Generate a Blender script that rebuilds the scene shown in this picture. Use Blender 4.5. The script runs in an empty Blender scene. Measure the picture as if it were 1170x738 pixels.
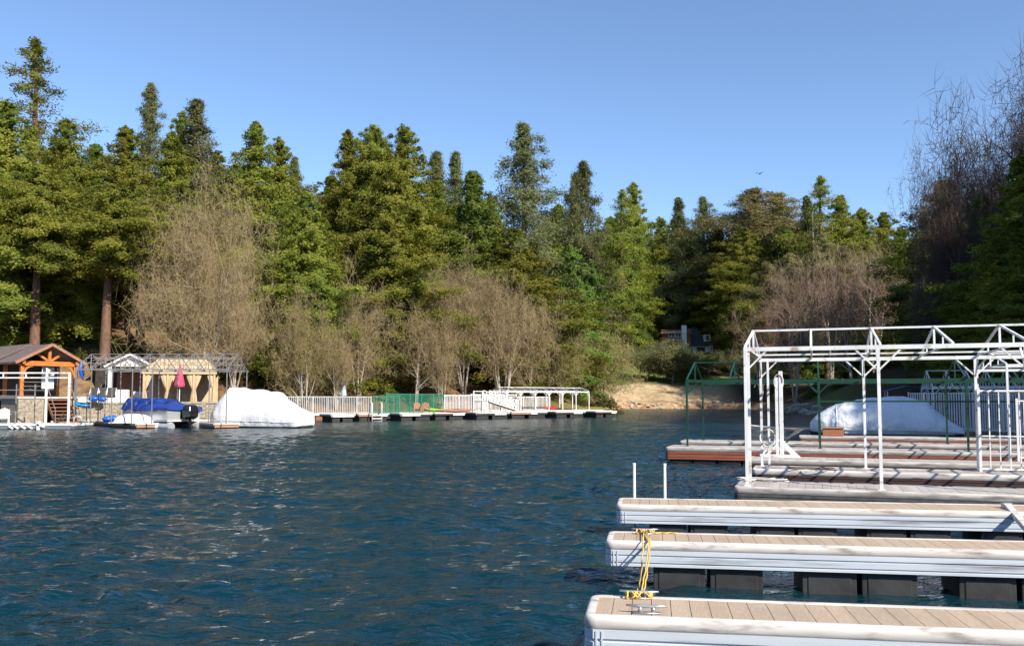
import bpy, math, random
import numpy as np
from math import sin, cos, tan, pi, radians, sqrt, floor, ceil
from mathutils import Vector

scene = bpy.context.scene
col = scene.collection

# ------------------------------------------------------------------ camera
F, CX, CY, EYE = 1000.0, 585.0, 390.0, 2.05       # focal length in photo pixels, optical axis, eye height
TILT = radians(3.7)
cam_d = bpy.data.cameras.new('camera')
cam_d.sensor_fit = 'HORIZONTAL'
cam_d.sensor_width = 36.0
cam_d.lens = 36.0 * F / 1170.0
cam_d.shift_y = 21.0 / 1170.0
cam_d.clip_start = 0.05
cam_d.clip_end = 3000.0
cam = bpy.data.objects.new('camera', cam_d)
col.objects.link(cam)
cam.location = (0, 0, EYE)
cam.rotation_euler = (pi / 2 + TILT, 0, 0)
scene.camera = cam

# ------------------------------------------------------------------ sky, sun, exposure
SUN_EL, SUN_AZ = radians(37), radians(40)          # azimuth measured from behind the camera towards its right
sun_dir = Vector((sin(SUN_AZ) * cos(SUN_EL), -cos(SUN_AZ) * cos(SUN_EL), sin(SUN_EL)))
world = bpy.data.worlds.new('World')
scene.world = world
world.use_nodes = True
wn, wl = world.node_tree.nodes, world.node_tree.links
bg = wn['Background']
sky = wn.new('ShaderNodeTexSky')
sky.sky_type = 'NISHITA'
sky.sun_disc = False
sky.sun_elevation = SUN_EL
sky.sun_rotation = math.atan2(sun_dir.x, sun_dir.y)
sky.altitude = 1500
sky.air_density = 1.0
sky.dust_density = 0.1
sky.ozone_density = 3.5
wl.new(sky.outputs['Color'], bg.inputs['Color'])
bg.inputs['Strength'].default_value = 0.12
sl = bpy.data.lights.new('sun', 'SUN')
sl.energy = 4.5
sl.angle = radians(0.5)
sl.color = (1.0, 0.93, 0.80)
so = bpy.data.objects.new('sun', sl)
col.objects.link(so)
so.rotation_euler = sun_dir.to_track_quat('Z', 'Y').to_euler()
scene.view_settings.view_transform = 'Standard'
scene.view_settings.look = 'None'
scene.view_settings.gamma = 1
scene.view_settings.exposure = 0.85
scene.view_settings.use_curve_mapping = False
scene.render.engine = 'CYCLES'
scene.cycles.use_denoising = True
scene.cycles.max_bounces = 6
scene.cycles.diffuse_bounces = 3
scene.cycles.glossy_bounces = 3
scene.cycles.transmission_bounces = 3
scene.cycles.transparent_max_bounces = 4
scene.cycles.caustics_reflective = False
scene.cycles.caustics_refractive = False

# ------------------------------------------------------------------ pixel of the photograph -> point of the place
def ray(px, py):
    xc, yc = (px - CX) / F, -(py - CY) / F
    return xc, cos(TILT) - yc * sin(TILT), sin(TILT) + yc * cos(TILT)
def at_z(px, py, z):
    dx, dy, dz = ray(px, py)
    t = (z - EYE) / dz
    return Vector((dx * t, dy * t, z))
def at_y(px, py, Y):
    dx, dy, dz = ray(px, py)
    t = Y / dy
    return Vector((dx * t, Y, EYE + dz * t))
def WX(px, Y, py=450): return at_y(px, py, Y).x
def WZ(py, Y): return at_y(585, py, Y).z

# ------------------------------------------------------------------ materials
MATS = {}
def mat(name, c1, c2=None, scale=6.0, rough=0.6, metal=0.0, bump=0.0, bscale=None, stretch=(1, 1, 1), lo=0.35, hi=0.65,
        detail=5.0, spec=0.5, c3=None, scale3=1.0, lo3=0.55, hi3=0.75, island=0.0, coord='Object', trans=0.0, bdist=.02):
    m = bpy.data.materials.new(name)
    m.use_nodes = True
    n, l = m.node_tree.nodes, m.node_tree.links
    b = n['Principled BSDF']
    b.inputs['Roughness'].default_value = rough
    b.inputs['Metallic'].default_value = metal
    b.inputs['Specular IOR Level'].default_value = spec
    tc = n.new('ShaderNodeTexCoord')
    mp = n.new('ShaderNodeMapping')
    mp.inputs['Scale'].default_value = stretch
    l.new(tc.outputs[coord], mp.inputs['Vector'])
    def noise(s, d=detail):
        t = n.new('ShaderNodeTexNoise')
        t.inputs['Scale'].default_value = s
        t.inputs['Detail'].default_value = d
        l.new(mp.outputs[0], t.inputs['Vector'])
        return t
    def ramp(src, a, z):
        r = n.new('ShaderNodeMapRange')
        r.inputs['From Min'].default_value = a
        r.inputs['From Max'].default_value = z
        l.new(src, r.inputs['Value'])
        return r.outputs['Result']
    def mix(fac, a, z):
        x = n.new('ShaderNodeMix')
        x.data_type = 'RGBA'
        l.new(fac, x.inputs['Factor'])
        for k, v in ((6, a), (7, z)):
            if isinstance(v, tuple): x.inputs[k].default_value = (*v[:3], 1)
            else: l.new(v, x.inputs[k])
        return x.outputs[2]
    out = c1
    if c2 is not None:
        out = mix(ramp(noise(scale).outputs['Fac'], lo, hi), c1, c2)
    if c3 is not None:
        out = mix(ramp(noise(scale3, 8).outputs['Fac'], lo3, hi3), out, c3)
    if island:
        g = n.new('ShaderNodeNewGeometry')
        h = n.new('ShaderNodeHueSaturation')
        l.new(ramp(g.outputs['Random Per Island'], 0, 1), (q := n.new('ShaderNodeMapRange')).inputs['Value'])
        q.inputs['To Min'].default_value = 1 - island
        q.inputs['To Max'].default_value = 1 + island
        l.new(q.outputs['Result'], h.inputs['Value'])
        if isinstance(out, tuple): h.inputs['Color'].default_value = (*out[:3], 1)
        else: l.new(out, h.inputs['Color'])
        out = h.outputs['Color']
    if isinstance(out, tuple): b.inputs['Base Color'].default_value = (*out[:3], 1)
    else: l.new(out, b.inputs['Base Color'])
    if bump:
        bp = n.new('ShaderNodeBump')
        bp.inputs['Strength'].default_value = bump
        bp.inputs['Distance'].default_value = bdist
        l.new(noise(bscale or scale * 3).outputs['Fac'], bp.inputs['Height'])
        l.new(bp.outputs['Normal'], b.inputs['Normal'])
    if trans:
        t = n.new('ShaderNodeBsdfTranslucent')
        if isinstance(out, tuple): t.inputs['Color'].default_value = (*out[:3], 1)
        else: l.new(out, t.inputs['Color'])
        mx = n.new('ShaderNodeMixShader')
        mx.inputs[0].default_value = trans
        l.new(b.outputs[0], mx.inputs[1]); l.new(t.outputs[0], mx.inputs[2])
        l.new(mx.outputs[0], n['Material Output'].inputs['Surface'])
    MATS[name] = m
    return m

def leaf_mat(name, c1, c2, trans=0.35, var=0.18, hue=0.02, nscale=0.35, tc=(1.0, 1.05, 0.55)):
    """foliage: two leaf colours mixed from clump to clump, a shift per tree, light passing through the leaves"""
    m = bpy.data.materials.new(name)
    m.use_nodes = True
    n, l = m.node_tree.nodes, m.node_tree.links
    n.remove(n['Principled BSDF'])
    tco = n.new('ShaderNodeTexCoord')
    nz = n.new('ShaderNodeTexNoise')
    nz.inputs['Scale'].default_value = nscale
    nz.inputs['Detail'].default_value = 3
    l.new(tco.outputs['Object'], nz.inputs['Vector'])
    r = n.new('ShaderNodeMapRange')
    r.inputs['From Min'].default_value = 0.35; r.inputs['From Max'].default_value = 0.65
    l.new(nz.outputs['Fac'], r.inputs['Value'])
    x = n.new('ShaderNodeMix'); x.data_type = 'RGBA'
    l.new(r.outputs['Result'], x.inputs['Factor'])
    x.inputs[6].default_value = (*c1, 1); x.inputs[7].default_value = (*c2, 1)
    oi = n.new('ShaderNodeObjectInfo')
    g = n.new('ShaderNodeNewGeometry')
    h = n.new('ShaderNodeHueSaturation')
    a = n.new('ShaderNodeMapRange')
    a.inputs['To Min'].default_value = 0.5 - hue; a.inputs['To Max'].default_value = 0.5 + hue
    l.new(oi.outputs['Random'], a.inputs['Value']); l.new(a.outputs['Result'], h.inputs['Hue'])
    b = n.new('ShaderNodeMapRange')
    b.inputs['To Min'].default_value = 1 - var * 1.6; b.inputs['To Max'].default_value = 1 + var * 1.6
    l.new(g.outputs['Random Per Island'], b.inputs['Value'])
    c = n.new('ShaderNodeMapRange')
    c.inputs['To Min'].default_value = 1 - var; c.inputs['To Max'].default_value = 1 + var
    l.new(oi.outputs['Random'], c.inputs['Value'])
    mm = n.new('ShaderNodeMath'); mm.operation = 'MULTIPLY'
    l.new(b.outputs['Result'], mm.inputs[0]); l.new(c.outputs['Result'], mm.inputs[1])
    l.new(mm.outputs[0], h.inputs['Value'])
    l.new(x.outputs[2], h.inputs['Color'])
    d = n.new('ShaderNodeBsdfDiffuse')
    l.new(h.outputs['Color'], d.inputs['Color'])
    t = n.new('ShaderNodeBsdfTranslucent')
    tm = n.new('ShaderNodeMix'); tm.data_type = 'RGBA'; tm.blend_type = 'MULTIPLY'
    tm.inputs['Factor'].default_value = 1
    l.new(h.outputs['Color'], tm.inputs[6]); tm.inputs[7].default_value = (*tc, 1)
    l.new(tm.outputs[2], t.inputs['Color'])
    ms = n.new('ShaderNodeMixShader'); ms.inputs[0].default_value = trans
    l.new(d.outputs[0], ms.inputs[1]); l.new(t.outputs[0], ms.inputs[2])
    l.new(ms.outputs[0], n['Material Output'].inputs['Surface'])
    MATS[name] = m
    return m

def board_mat(name, c1, c2, pitch, axis=0, rough=0.7, grain=(2, 30, 30), stain=(0.2, 0.18, 0.16), stain_amt=0.35):
    """boards of one pitch along an axis: each its own tone, fine grain along its length, weather stains"""
    m = bpy.data.materials.new(name)
    m.use_nodes = True
    n, l = m.node_tree.nodes, m.node_tree.links
    b = n['Principled BSDF']
    b.inputs['Roughness'].default_value = rough
    tc = n.new('ShaderNodeTexCoord')
    sp = n.new('ShaderNodeSeparateXYZ')
    l.new(tc.outputs['Object'], sp.inputs[0])
    dv = n.new('ShaderNodeMath'); dv.operation = 'DIVIDE'; dv.inputs[1].default_value = pitch
    l.new(sp.outputs[axis], dv.inputs[0])
    fl = n.new('ShaderNodeMath'); fl.operation = 'FLOOR'
    l.new(dv.outputs[0], fl.inputs[0])
    wn_ = n.new('ShaderNodeTexWhiteNoise'); wn_.noise_dimensions = '1D'
    l.new(fl.outputs[0], wn_.inputs['W'])
    x = n.new('ShaderNodeMix'); x.data_type = 'RGBA'
    l.new(wn_.outputs['Value'], x.inputs['Factor'])
    x.inputs[6].default_value = (*c1, 1); x.inputs[7].default_value = (*c2, 1)
    mp = n.new('ShaderNodeMapping'); mp.inputs['Scale'].default_value = grain
    l.new(tc.outputs['Object'], mp.inputs['Vector'])
    nz = n.new('ShaderNodeTexNoise'); nz.inputs['Scale'].default_value = 3; nz.inputs['Detail'].default_value = 6
    l.new(mp.outputs[0], nz.inputs['Vector'])
    h = n.new('ShaderNodeHueSaturation')
    r = n.new('ShaderNodeMapRange'); r.inputs['From Min'].default_value = .3; r.inputs['From Max'].default_value = .7
    r.inputs['To Min'].default_value = .86; r.inputs['To Max'].default_value = 1.12
    l.new(nz.outputs['Fac'], r.inputs['Value']); l.new(r.outputs['Result'], h.inputs['Value'])
    l.new(x.outputs[2], h.inputs['Color'])
    n2 = n.new('ShaderNodeTexNoise'); n2.inputs['Scale'].default_value = 1.6; n2.inputs['Detail'].default_value = 8
    n2.inputs['Roughness'].default_value = 0.65
    l.new(tc.outputs['Object'], n2.inputs['Vector'])
    r2 = n.new('ShaderNodeMapRange'); r2.inputs['From Min'].default_value = .5; r2.inputs['From Max'].default_value = .8
    r2.inputs['To Max'].default_value = stain_amt
    l.new(n2.outputs['Fac'], r2.inputs['Value'])
    y = n.new('ShaderNodeMix'); y.data_type = 'RGBA'
    l.new(r2.outputs['Result'], y.inputs['Factor'])
    l.new(h.outputs['Color'], y.inputs[6]); y.inputs[7].default_value = (*stain, 1)
    l.new(y.outputs[2], b.inputs['Base Color'])
    bp = n.new('ShaderNodeBump'); bp.inputs['Strength'].default_value = .25; bp.inputs['Distance'].default_value = .004
    l.new(nz.outputs['Fac'], bp.inputs['Height']); l.new(bp.outputs['Normal'], b.inputs['Normal'])
    MATS[name] = m
    return m

mat('white_steel', (.80, .80, .80), (.66, .66, .65), scale=3, rough=.4, c3=(.34, .22, .14), scale3=6, lo3=.58, hi3=.72)
mat('shade_white', (.78, .78, .78), (.62, .62, .62), scale=2, rough=.5)
mat('grey_steel', (.30, .30, .30), (.22, .20, .19), scale=4, rough=.45, metal=.3)
mat('lattice_steel', (.34, .31, .29), (.22, .19, .17), scale=4, rough=.5)
mat('fence_grey', (.46, .46, .45), (.34, .34, .33), scale=2, rough=.6)
mat('green_steel', (.006, .055, .032), (.01, .04, .025), scale=3, rough=.4)
mat('green_mesh', (.015, .22, .14), (.03, .16, .10), scale=2, rough=.5)
mat('rail_vinyl', (.72, .68, .64), (.54, .49, .45), scale=2.5, rough=.5, c3=(.24, .20, .17), scale3=5, lo3=.54, hi3=.72, stretch=(.6, 3, 3), bump=.1)
mat('rail_dirty', (.56, .52, .47), (.36, .32, .29), scale=3, rough=.65, c3=(.20, .17, .15), scale3=4, lo3=.5, hi3=.75, stretch=(.6, 3, 3), bump=.2)
mat('aluminium', (.60, .64, .69), (.48, .52, .58), scale=2, rough=.45, metal=.15, stretch=(.3, 4, 4), c3=(.16, .15, .15), scale3=2.0, lo3=.58, hi3=.72)
mat('float_black', (.016, .016, .017), (.032, .032, .033), scale=4, rough=.6, bump=.2)
mat('dark_grate', (.05, .05, .05), (.09, .085, .08), scale=6, rough=.7)
mat('grey_mat', (.20, .20, .21), (.13, .13, .14), scale=3, rough=.8, bump=.2)
mat('red_fascia', (.30, .085, .045), (.20, .06, .035), scale=3, rough=.7, stretch=(.4, 3, 3))
mat('dark_red_fascia', (.065, .028, .022), (.04, .022, .018), scale=3, rough=.75, stretch=(.4, 3, 3))  # darker copy of the red boards, the slip docks' shadow put into the colour
mat('wood_fascia', (.40, .22, .13), (.27, .15, .10), scale=3, rough=.75, stretch=(.4, 4, 4))
mat('pale_fascia', (.72, .70, .67), (.50, .48, .45), scale=2, rough=.7, stretch=(.4, 4, 4))
board_mat('deck_tan', (.46, .35, .25), (.40, .30, .21), .142, 0, grain=(30, 3, 30))
board_mat('deck_grey', (.46, .41, .38), (.36, .32, .30), .142, 0, grain=(30, 3, 30), stain_amt=.6)
board_mat('deck_far', (.52, .48, .44), (.42, .38, .35), .3, 0, grain=(20, 3, 20))
board_mat('plank_red', (.36, .14, .07), (.28, .10, .05), .2, 2)
mat('chrome', (.75, .75, .75), rough=.25, metal=1)
mat('galvanised', (.55, .55, .56), (.42, .42, .42), scale=12, rough=.4, metal=.8)
mat('rope_yellow', (.72, .50, .13), (.55, .36, .08), scale=40, rough=.9)
mat('rope_white', (.7, .68, .62), (.5, .48, .44), scale=40, rough=.9)
mat('timber_orange', (.55, .18, .035), (.42, .12, .02), scale=3, rough=.55, stretch=(1, 1, 5))
mat('shingle', (.17, .125, .11), (.10, .075, .07), scale=9, rough=.9, bump=.5, c3=(.25, .2, .18), scale3=3)
mat('dark_wall', (.05, .035, .03), (.03, .022, .02), scale=3, rough=.8)
mat('stone', (.40, .34, .25), (.24, .20, .15), scale=6, rough=.9, bump=.6, c3=(.14, .12, .1), scale3=10, lo3=.55, hi3=.65)
mat('white_paint', (.80, .80, .78), (.70, .70, .68), scale=3, rough=.6)
mat('white_wrap', (.86, .86, .87), (.80, .80, .82), scale=1.5, rough=.42, trans=.12, bump=.7, bscale=1.1, bdist=.22)
mat('silver_wrap', (.74, .75, .77), (.66, .67, .70), scale=1.2, rough=.5, bump=.9, bscale=1.2, bdist=.3)
mat('canvas_tan', (.66, .50, .30), (.55, .40, .23), scale=2, rough=.85, trans=.15)
mat('blue_tarp', (.015, .06, .32), (.01, .04, .22), scale=2.5, rough=.5, bump=.4, bscale=3)
mat('kayak_blue', (.01, .12, .55), (.01, .09, .42), scale=2, rough=.3)
mat('kayak_cyan', (.02, .32, .70), (.02, .26, .6), scale=2, rough=.3)
mat('kayak_lime', (.25, .60, .03), (.20, .5, .02), scale=2, rough=.3)
mat('kayak_orange', (.80, .30, .03), (.7, .25, .02), scale=2, rough=.3)
mat('kayak_red', (.65, .03, .03), (.55, .02, .02), scale=2, rough=.3)
mat('pink_cloth', (.58, .07, .14), (.48, .05, .11), scale=3, rough=.8)
mat('pale_cloth', (.55, .66, .70), (.45, .56, .60), scale=3, rough=.8)
mat('black_gloss', (.012, .012, .014), rough=.2)
mat('black_rubber', (.02, .02, .02), rough=.7)
mat('hull_silver', (.62, .63, .65), (.52, .53, .55), scale=2, rough=.3, metal=.5)
mat('buoy_yellow', (.80, .62, .02), rough=.4)
mat('cedar_wood', (.36, .17, .10), (.28, .12, .07), scale=4, rough=.7)
mat('bark_red', (.20, .105, .065), (.11, .06, .04), scale=4, rough=.95, bump=.9, stretch=(2, 2, .4))
mat('bark_grey', (.28, .24, .20), (.17, .145, .12), scale=4, rough=.95, bump=.5, stretch=(2, 2, .5))
mat('bark_pale', (.48, .43, .36), (.34, .30, .25), scale=3, rough=.9, stretch=(2, 2, .5))
mat('twig_tan', (.375, .285, .155), (.27, .20, .11), scale=3, rough=.9)
mat('twig_dark', (.085, .055, .045), (.05, .035, .03), scale=3, rough=.9)
mat('twig_pink', (.30, .21, .15), (.21, .145, .11), scale=3, rough=.9)
mat('bark_dark', (.13, .105, .09), (.08, .065, .055), scale=4, rough=.95, stretch=(2, 2, .5))
mat('brick_red', (.24, .09, .055), (.17, .065, .04), scale=6, rough=.85)
mat('house_glass', (.10, .14, .15), rough=.1)
mat('slate_roof', (.06, .06, .068), (.04, .04, .045), scale=8, rough=.8)
mat('rock', (.42, .39, .35), (.26, .24, .21), scale=2.5, rough=.95, bump=.8)
mat('feather', (.03, .028, .025), (.05, .045, .04), scale=20, rough=.7)

# ------------------------------------------------------------------ mesh builder
class MB:
    def __init__(s): s.v, s.f = [], []
    def add(s, vs, fs):
        o = len(s.v)
        s.v += [tuple(p) for p in vs]
        s.f += [tuple(i + o for i in f) for f in fs]
        return s
    def box(s, x0, x1, y0, y1, z0, z1):
        return s.add([(x0, y0, z0), (x1, y0, z0), (x1, y1, z0), (x0, y1, z0), (x0, y0, z1), (x1, y0, z1), (x1, y1, z1), (x0, y1, z1)],
                     [(0, 3, 2, 1), (4, 5, 6, 7), (0, 1, 5, 4), (1, 2, 6, 5), (2, 3, 7, 6), (3, 0, 4, 7)])
    def bar(s, p, q, w, h=None):
        h = h or w
        p, q = Vector(p), Vector(q)
        d = (q - p).normalized()
        up = Vector((0, 0, 1)) if abs(d.z) < .95 else Vector((0, 1, 0))
        a = d.cross(up).normalized() * (w / 2)
        b = a.cross(d).normalized() * (h / 2)
        vs = [c + i * a + j * b for c in (p, q) for i, j in ((-1, -1), (1, -1), (1, 1), (-1, 1))]
        return s.add(vs, [(0, 1, 2, 3), (7, 6, 5, 4), (0, 4, 5, 1), (1, 5, 6, 2), (2, 6, 7, 3), (3, 7, 4, 0)])
    def tube(s, pts, r, n=8, cap=True):
        pts = [Vector(p) for p in pts]
        rs = r if isinstance(r, (list, tuple)) else [r] * len(pts)
        rings, ref = [], None
        for i, p in enumerate(pts):
            d = (pts[min(i + 1, len(pts) - 1)] - pts[max(i - 1, 0)]).normalized()
            if ref is None: ref = Vector((0, 0, 1)) if abs(d.z) < .9 else Vector((1, 0, 0))
            a = d.cross(ref).normalized(); b = a.cross(d).normalized(); ref = b
            rings.append([p + rs[i] * (cos(2 * pi * k / n) * a + sin(2 * pi * k / n) * b) for k in range(n)])
        return s.loft(rings, cap)
    def loft(s, rings, cap=True, closed=True):
        n = len(rings[0]); o = []
        for r in rings: o += [tuple(p) for p in r]
        fs = []
        for i in range(len(rings) - 1):
            for k in range(n if closed else n - 1):
                k2 = (k + 1) % n
                fs.append((i * n + k, i * n + k2, (i + 1) * n + k2, (i + 1) * n + k))
        if cap:
            fs.append(tuple(range(n - 1, -1, -1))); b = (len(rings) - 1) * n
            fs.append(tuple(range(b, b + n)))
        return s.add(o, fs)
    def prism(s, poly, y0, y1):
        """polygon in the xz plane run along y"""
        n = len(poly)
        vs = [(x, y0, z) for x, z in poly] + [(x, y1, z) for x, z in poly]
        return s.add(vs, [tuple(range(n)), tuple(range(2 * n - 1, n - 1, -1))] + [(i, i + n, (i + 1) % n + n, (i + 1) % n) for i in range(n)])
    def sweep(s, path, prof):
        """profile (outward offset, z) run along an open xy path; outward is to the right of travel"""
        n = len(path); rings = []
        for i in range(n):
            p = Vector(path[i])
            d0 = (Vector(path[i]) - Vector(path[i - 1])).normalized() if i else None
            d1 = (Vector(path[i + 1]) - Vector(path[i])).normalized() if i < n - 1 else None
            d0 = d0 or d1; d1 = d1 or d0
            n0, n1 = Vector((d0.y, -d0.x)), Vector((d1.y, -d1.x))
            m = (n0 + n1).normalized()
            k = 1 / max(.3, m.dot(n0))
            rings.append([(p.x + m.x * k * o, p.y + m.y * k * o, z) for o, z in prof])
        return s.loft(rings, True)
    def build(s, name, material, parent=None, smooth=False, bevel=0, loc=None, rotz=0, angle=None):
        me = bpy.data.meshes.new(name)
        me.from_pydata(s.v, [], s.f)
        me.update()
        return link_mesh(name, me, material, parent, smooth, bevel, loc, rotz, angle)

def link_mesh(name, me, material, parent=None, smooth=False, bevel=0, loc=None, rotz=0, angle=None):
    me.materials.append(MATS[material] if isinstance(material, str) else material)
    if smooth:
        me.polygons.foreach_set('use_smooth', [True] * len(me.polygons))
        if angle:
            me.set_sharp_from_angle(angle=radians(angle))
    o = bpy.data.objects.new(name, me)
    col.objects.link(o)
    if parent: o.parent = parent
    if loc is not None: o.location = loc
    if rotz: o.rotation_euler.z = rotz
    if bevel:
        b = o.modifiers.new('bevel', 'BEVEL'); b.width = bevel; b.segments = 2; b.limit_method = 'ANGLE'
    return o

def tag(o, label=None, cat=None, group=None, kind=None):
    if label: o['label'] = label
    if cat: o['category'] = cat
    if group: o['group'] = group
    if kind: o['kind'] = kind
    return o
def thing(name, label, cat, loc=(0, 0, 0), rotz=0.0, group=None):
    o = bpy.data.objects.new(name, None)
    o.empty_display_size = .3
    col.objects.link(o)
    o.location = loc
    o.rotation_euler.z = rotz
    return tag(o, label, cat, group)
def dup(root, loc, rotz=0.0, label=None, group=None, scale=None):
    r = root.copy(); col.objects.link(r)
    r.location = loc; r.rotation_euler.z = rotz
    if scale: r.scale = scale
    if label: r['label'] = label
    if group: r['group'] = group
    for ch in list(root.children):
        c = ch.copy(); col.objects.link(c); c.parent = r
        for g in list(ch.children):
            d = g.copy(); col.objects.link(d); d.parent = c
    return r
# ------------------------------------------------------------------ land and water
LAKE = [(-90, 50), (-60, 58), (-42, 66), (-33, 69), (-24, 76), (-14, 84), (-2, 92), (8, 100), (13, 112), (15, 140), (17, 167), (24, 169.5),
        (30, 168), (37, 169), (43, 166), (42, 140), (38, 117), (34, 90), (30, 62), (27, 42), (22, 22), (19, 0), (18, -40), (-90, -40)]
LK = np.array(LAKE, float)
def lake_dist(x, y):
    """metres from the waterline, negative over the water"""
    x = np.asarray(x, float); y = np.asarray(y, float)
    best = np.full(x.shape, 1e9); inside = np.zeros(x.shape, bool)
    for i in range(len(LK)):
        a, b = LK[i], LK[(i + 1) % len(LK)]
        d = b - a
        t = np.clip(((x - a[0]) * d[0] + (y - a[1]) * d[1]) / (d @ d), 0, 1)
        best = np.minimum(best, np.hypot(x - a[0] - t * d[0], y - a[1] - t * d[1]))
        c = (a[1] > y) != (b[1] > y)
        with np.errstate(divide='ignore', invalid='ignore'):
            xi = a[0] + (y - a[1]) / (b[1] - a[1] + 1e-12) * d[0]
        inside ^= c & (x < xi)
    return np.where(inside, -best, best)
def sst(a, b, t):
    t = np.clip((t - a) / (b - a), 0, 1)
    return t * t * (3 - 2 * t)
_rs = np.random.RandomState(5)
_WV = [(_rs.uniform(.02, .06) * 2 ** k, _rs.uniform(0, 2 * pi), _rs.uniform(0, 2 * pi), .55 ** k) for k in range(5) for _ in range(4)]
def wob(x, y):
    s = 0
    for k, th, ph, a in _WV: s = s + a * np.sin(2 * pi * k * (x * cos(th) + y * sin(th)) * .6 + ph)
    return s
def zones(x, y):
    wb = sst(118, 150, y) * sst(8, 14, x)
    wr = sst(14, 22, x) * (1 - sst(95, 135, y))
    return wb, wr
def land_z(x, y):
    d = lake_dist(x, y)
    wb, wr = zones(x, y)
    dp = np.maximum(d, 0)
    zl = .9 * sst(0, 1.2, dp) + .46 * np.clip(dp - 3, 0, 34) + .05 * np.maximum(dp - 37, 0)
    zb = 1.2 * sst(0, 1.6, dp) + 3.6 * sst(2, 16, dp) + .02 * dp + .15 * np.clip(dp - 16, 0, 16) + .33 * np.clip(dp - 32, 0, 20) + .05 * np.maximum(dp - 52, 0)
    zr = .8 * sst(0, 1.2, dp) + .30 * np.clip(dp - 5, 0, 40) + .05 * np.maximum(dp - 45, 0)
    z = zl * (1 - wb) * (1 - wr) + zb * wb + zr * wr * (1 - wb)
    z = np.minimum(z, 60 + .02 * z)
    z = z + .16 * wob(x, y) * sst(1, 8, dp) + .05 * wob(x * 4, y * 4) * sst(.2, 2, dp)
    return np.where(d < 0, np.maximum(-2.5, d * .5), z)
def gz(x, y): return float(land_z(np.array([x]), np.array([y]))[0])

def grid_mesh(name, xs, ys, zf):
    X, Y = np.meshgrid(xs, ys)
    Z = zf(X, Y)
    nx, ny = len(xs), len(ys)
    me = bpy.data.meshes.new(name)
    me.vertices.add(nx * ny)
    me.vertices.foreach_set('co', np.stack([X, Y, Z], -1).astype(np.float32).ravel())
    i = np.arange((ny - 1) * (nx - 1)); a = (i // (nx - 1)) * nx + i % (nx - 1)
    q = np.stack([a, a + 1, a + nx + 1, a + nx], -1).astype(np.int32)
    set_faces(me, q)
    return me, X, Y, Z
def set_faces(me, q):
    nf, k = q.shape
    me.loops.add(nf * k)
    me.loops.foreach_set('vertex_index', q.ravel())
    me.polygons.add(nf)
    me.polygons.foreach_set('loop_start', (np.arange(nf) * k).astype(np.int32))
    me.polygons.foreach_set('loop_total', np.full(nf, k, np.int32))
    me.update(calc_edges=True)
    me.validate()

def steps(a, b, fine, coarse, lo, hi):
    out, v = [a], a
    while v < b:
        d = max(lo - v, v - hi, 0)
        v += fine + (coarse - fine) * min(1, d / 80)
        out.append(v)
    return np.array(out)
lx, ly = steps(-330, 330, .9, 14, -50, 55), steps(-90, 460, .9, 14, 55, 215)
me, X, Y, Z = grid_mesh('ground', lx, ly, land_z)
wb, wr = zones(X, Y); dd = lake_dist(X, Y)
beach = wb * sst(20, 17, dd) if False else wb * (1 - sst(13, 19, dd))
grass = np.clip(wb * sst(13, 19, dd) * (1 - sst(40, 55, dd)) + .8 * (1 - wb) * (1 - wr) * sst(96, 106, Y) * (1 - sst(4, 12, dd)) * sst(3, 9, X), 0, 1)
bank_shade = np.clip(wr + sst(30, 38, X) * sst(150, 110, Y) * 0, 0, 1) + sst(40, 46, X) * (1 - sst(176, 186, Y)) * (1 - wr)  # right bank, where the ground colour is darkened to stand for forest shade
for nm, arr in (('beach', beach * (1 - sst(40, 46, X))), ('grass', grass), ('bank_shade', np.clip(bank_shade, 0, 1))):
    at = me.attributes.new(nm, 'FLOAT', 'POINT'); at.data.foreach_set('value', arr.astype(np.float32).ravel())
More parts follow.
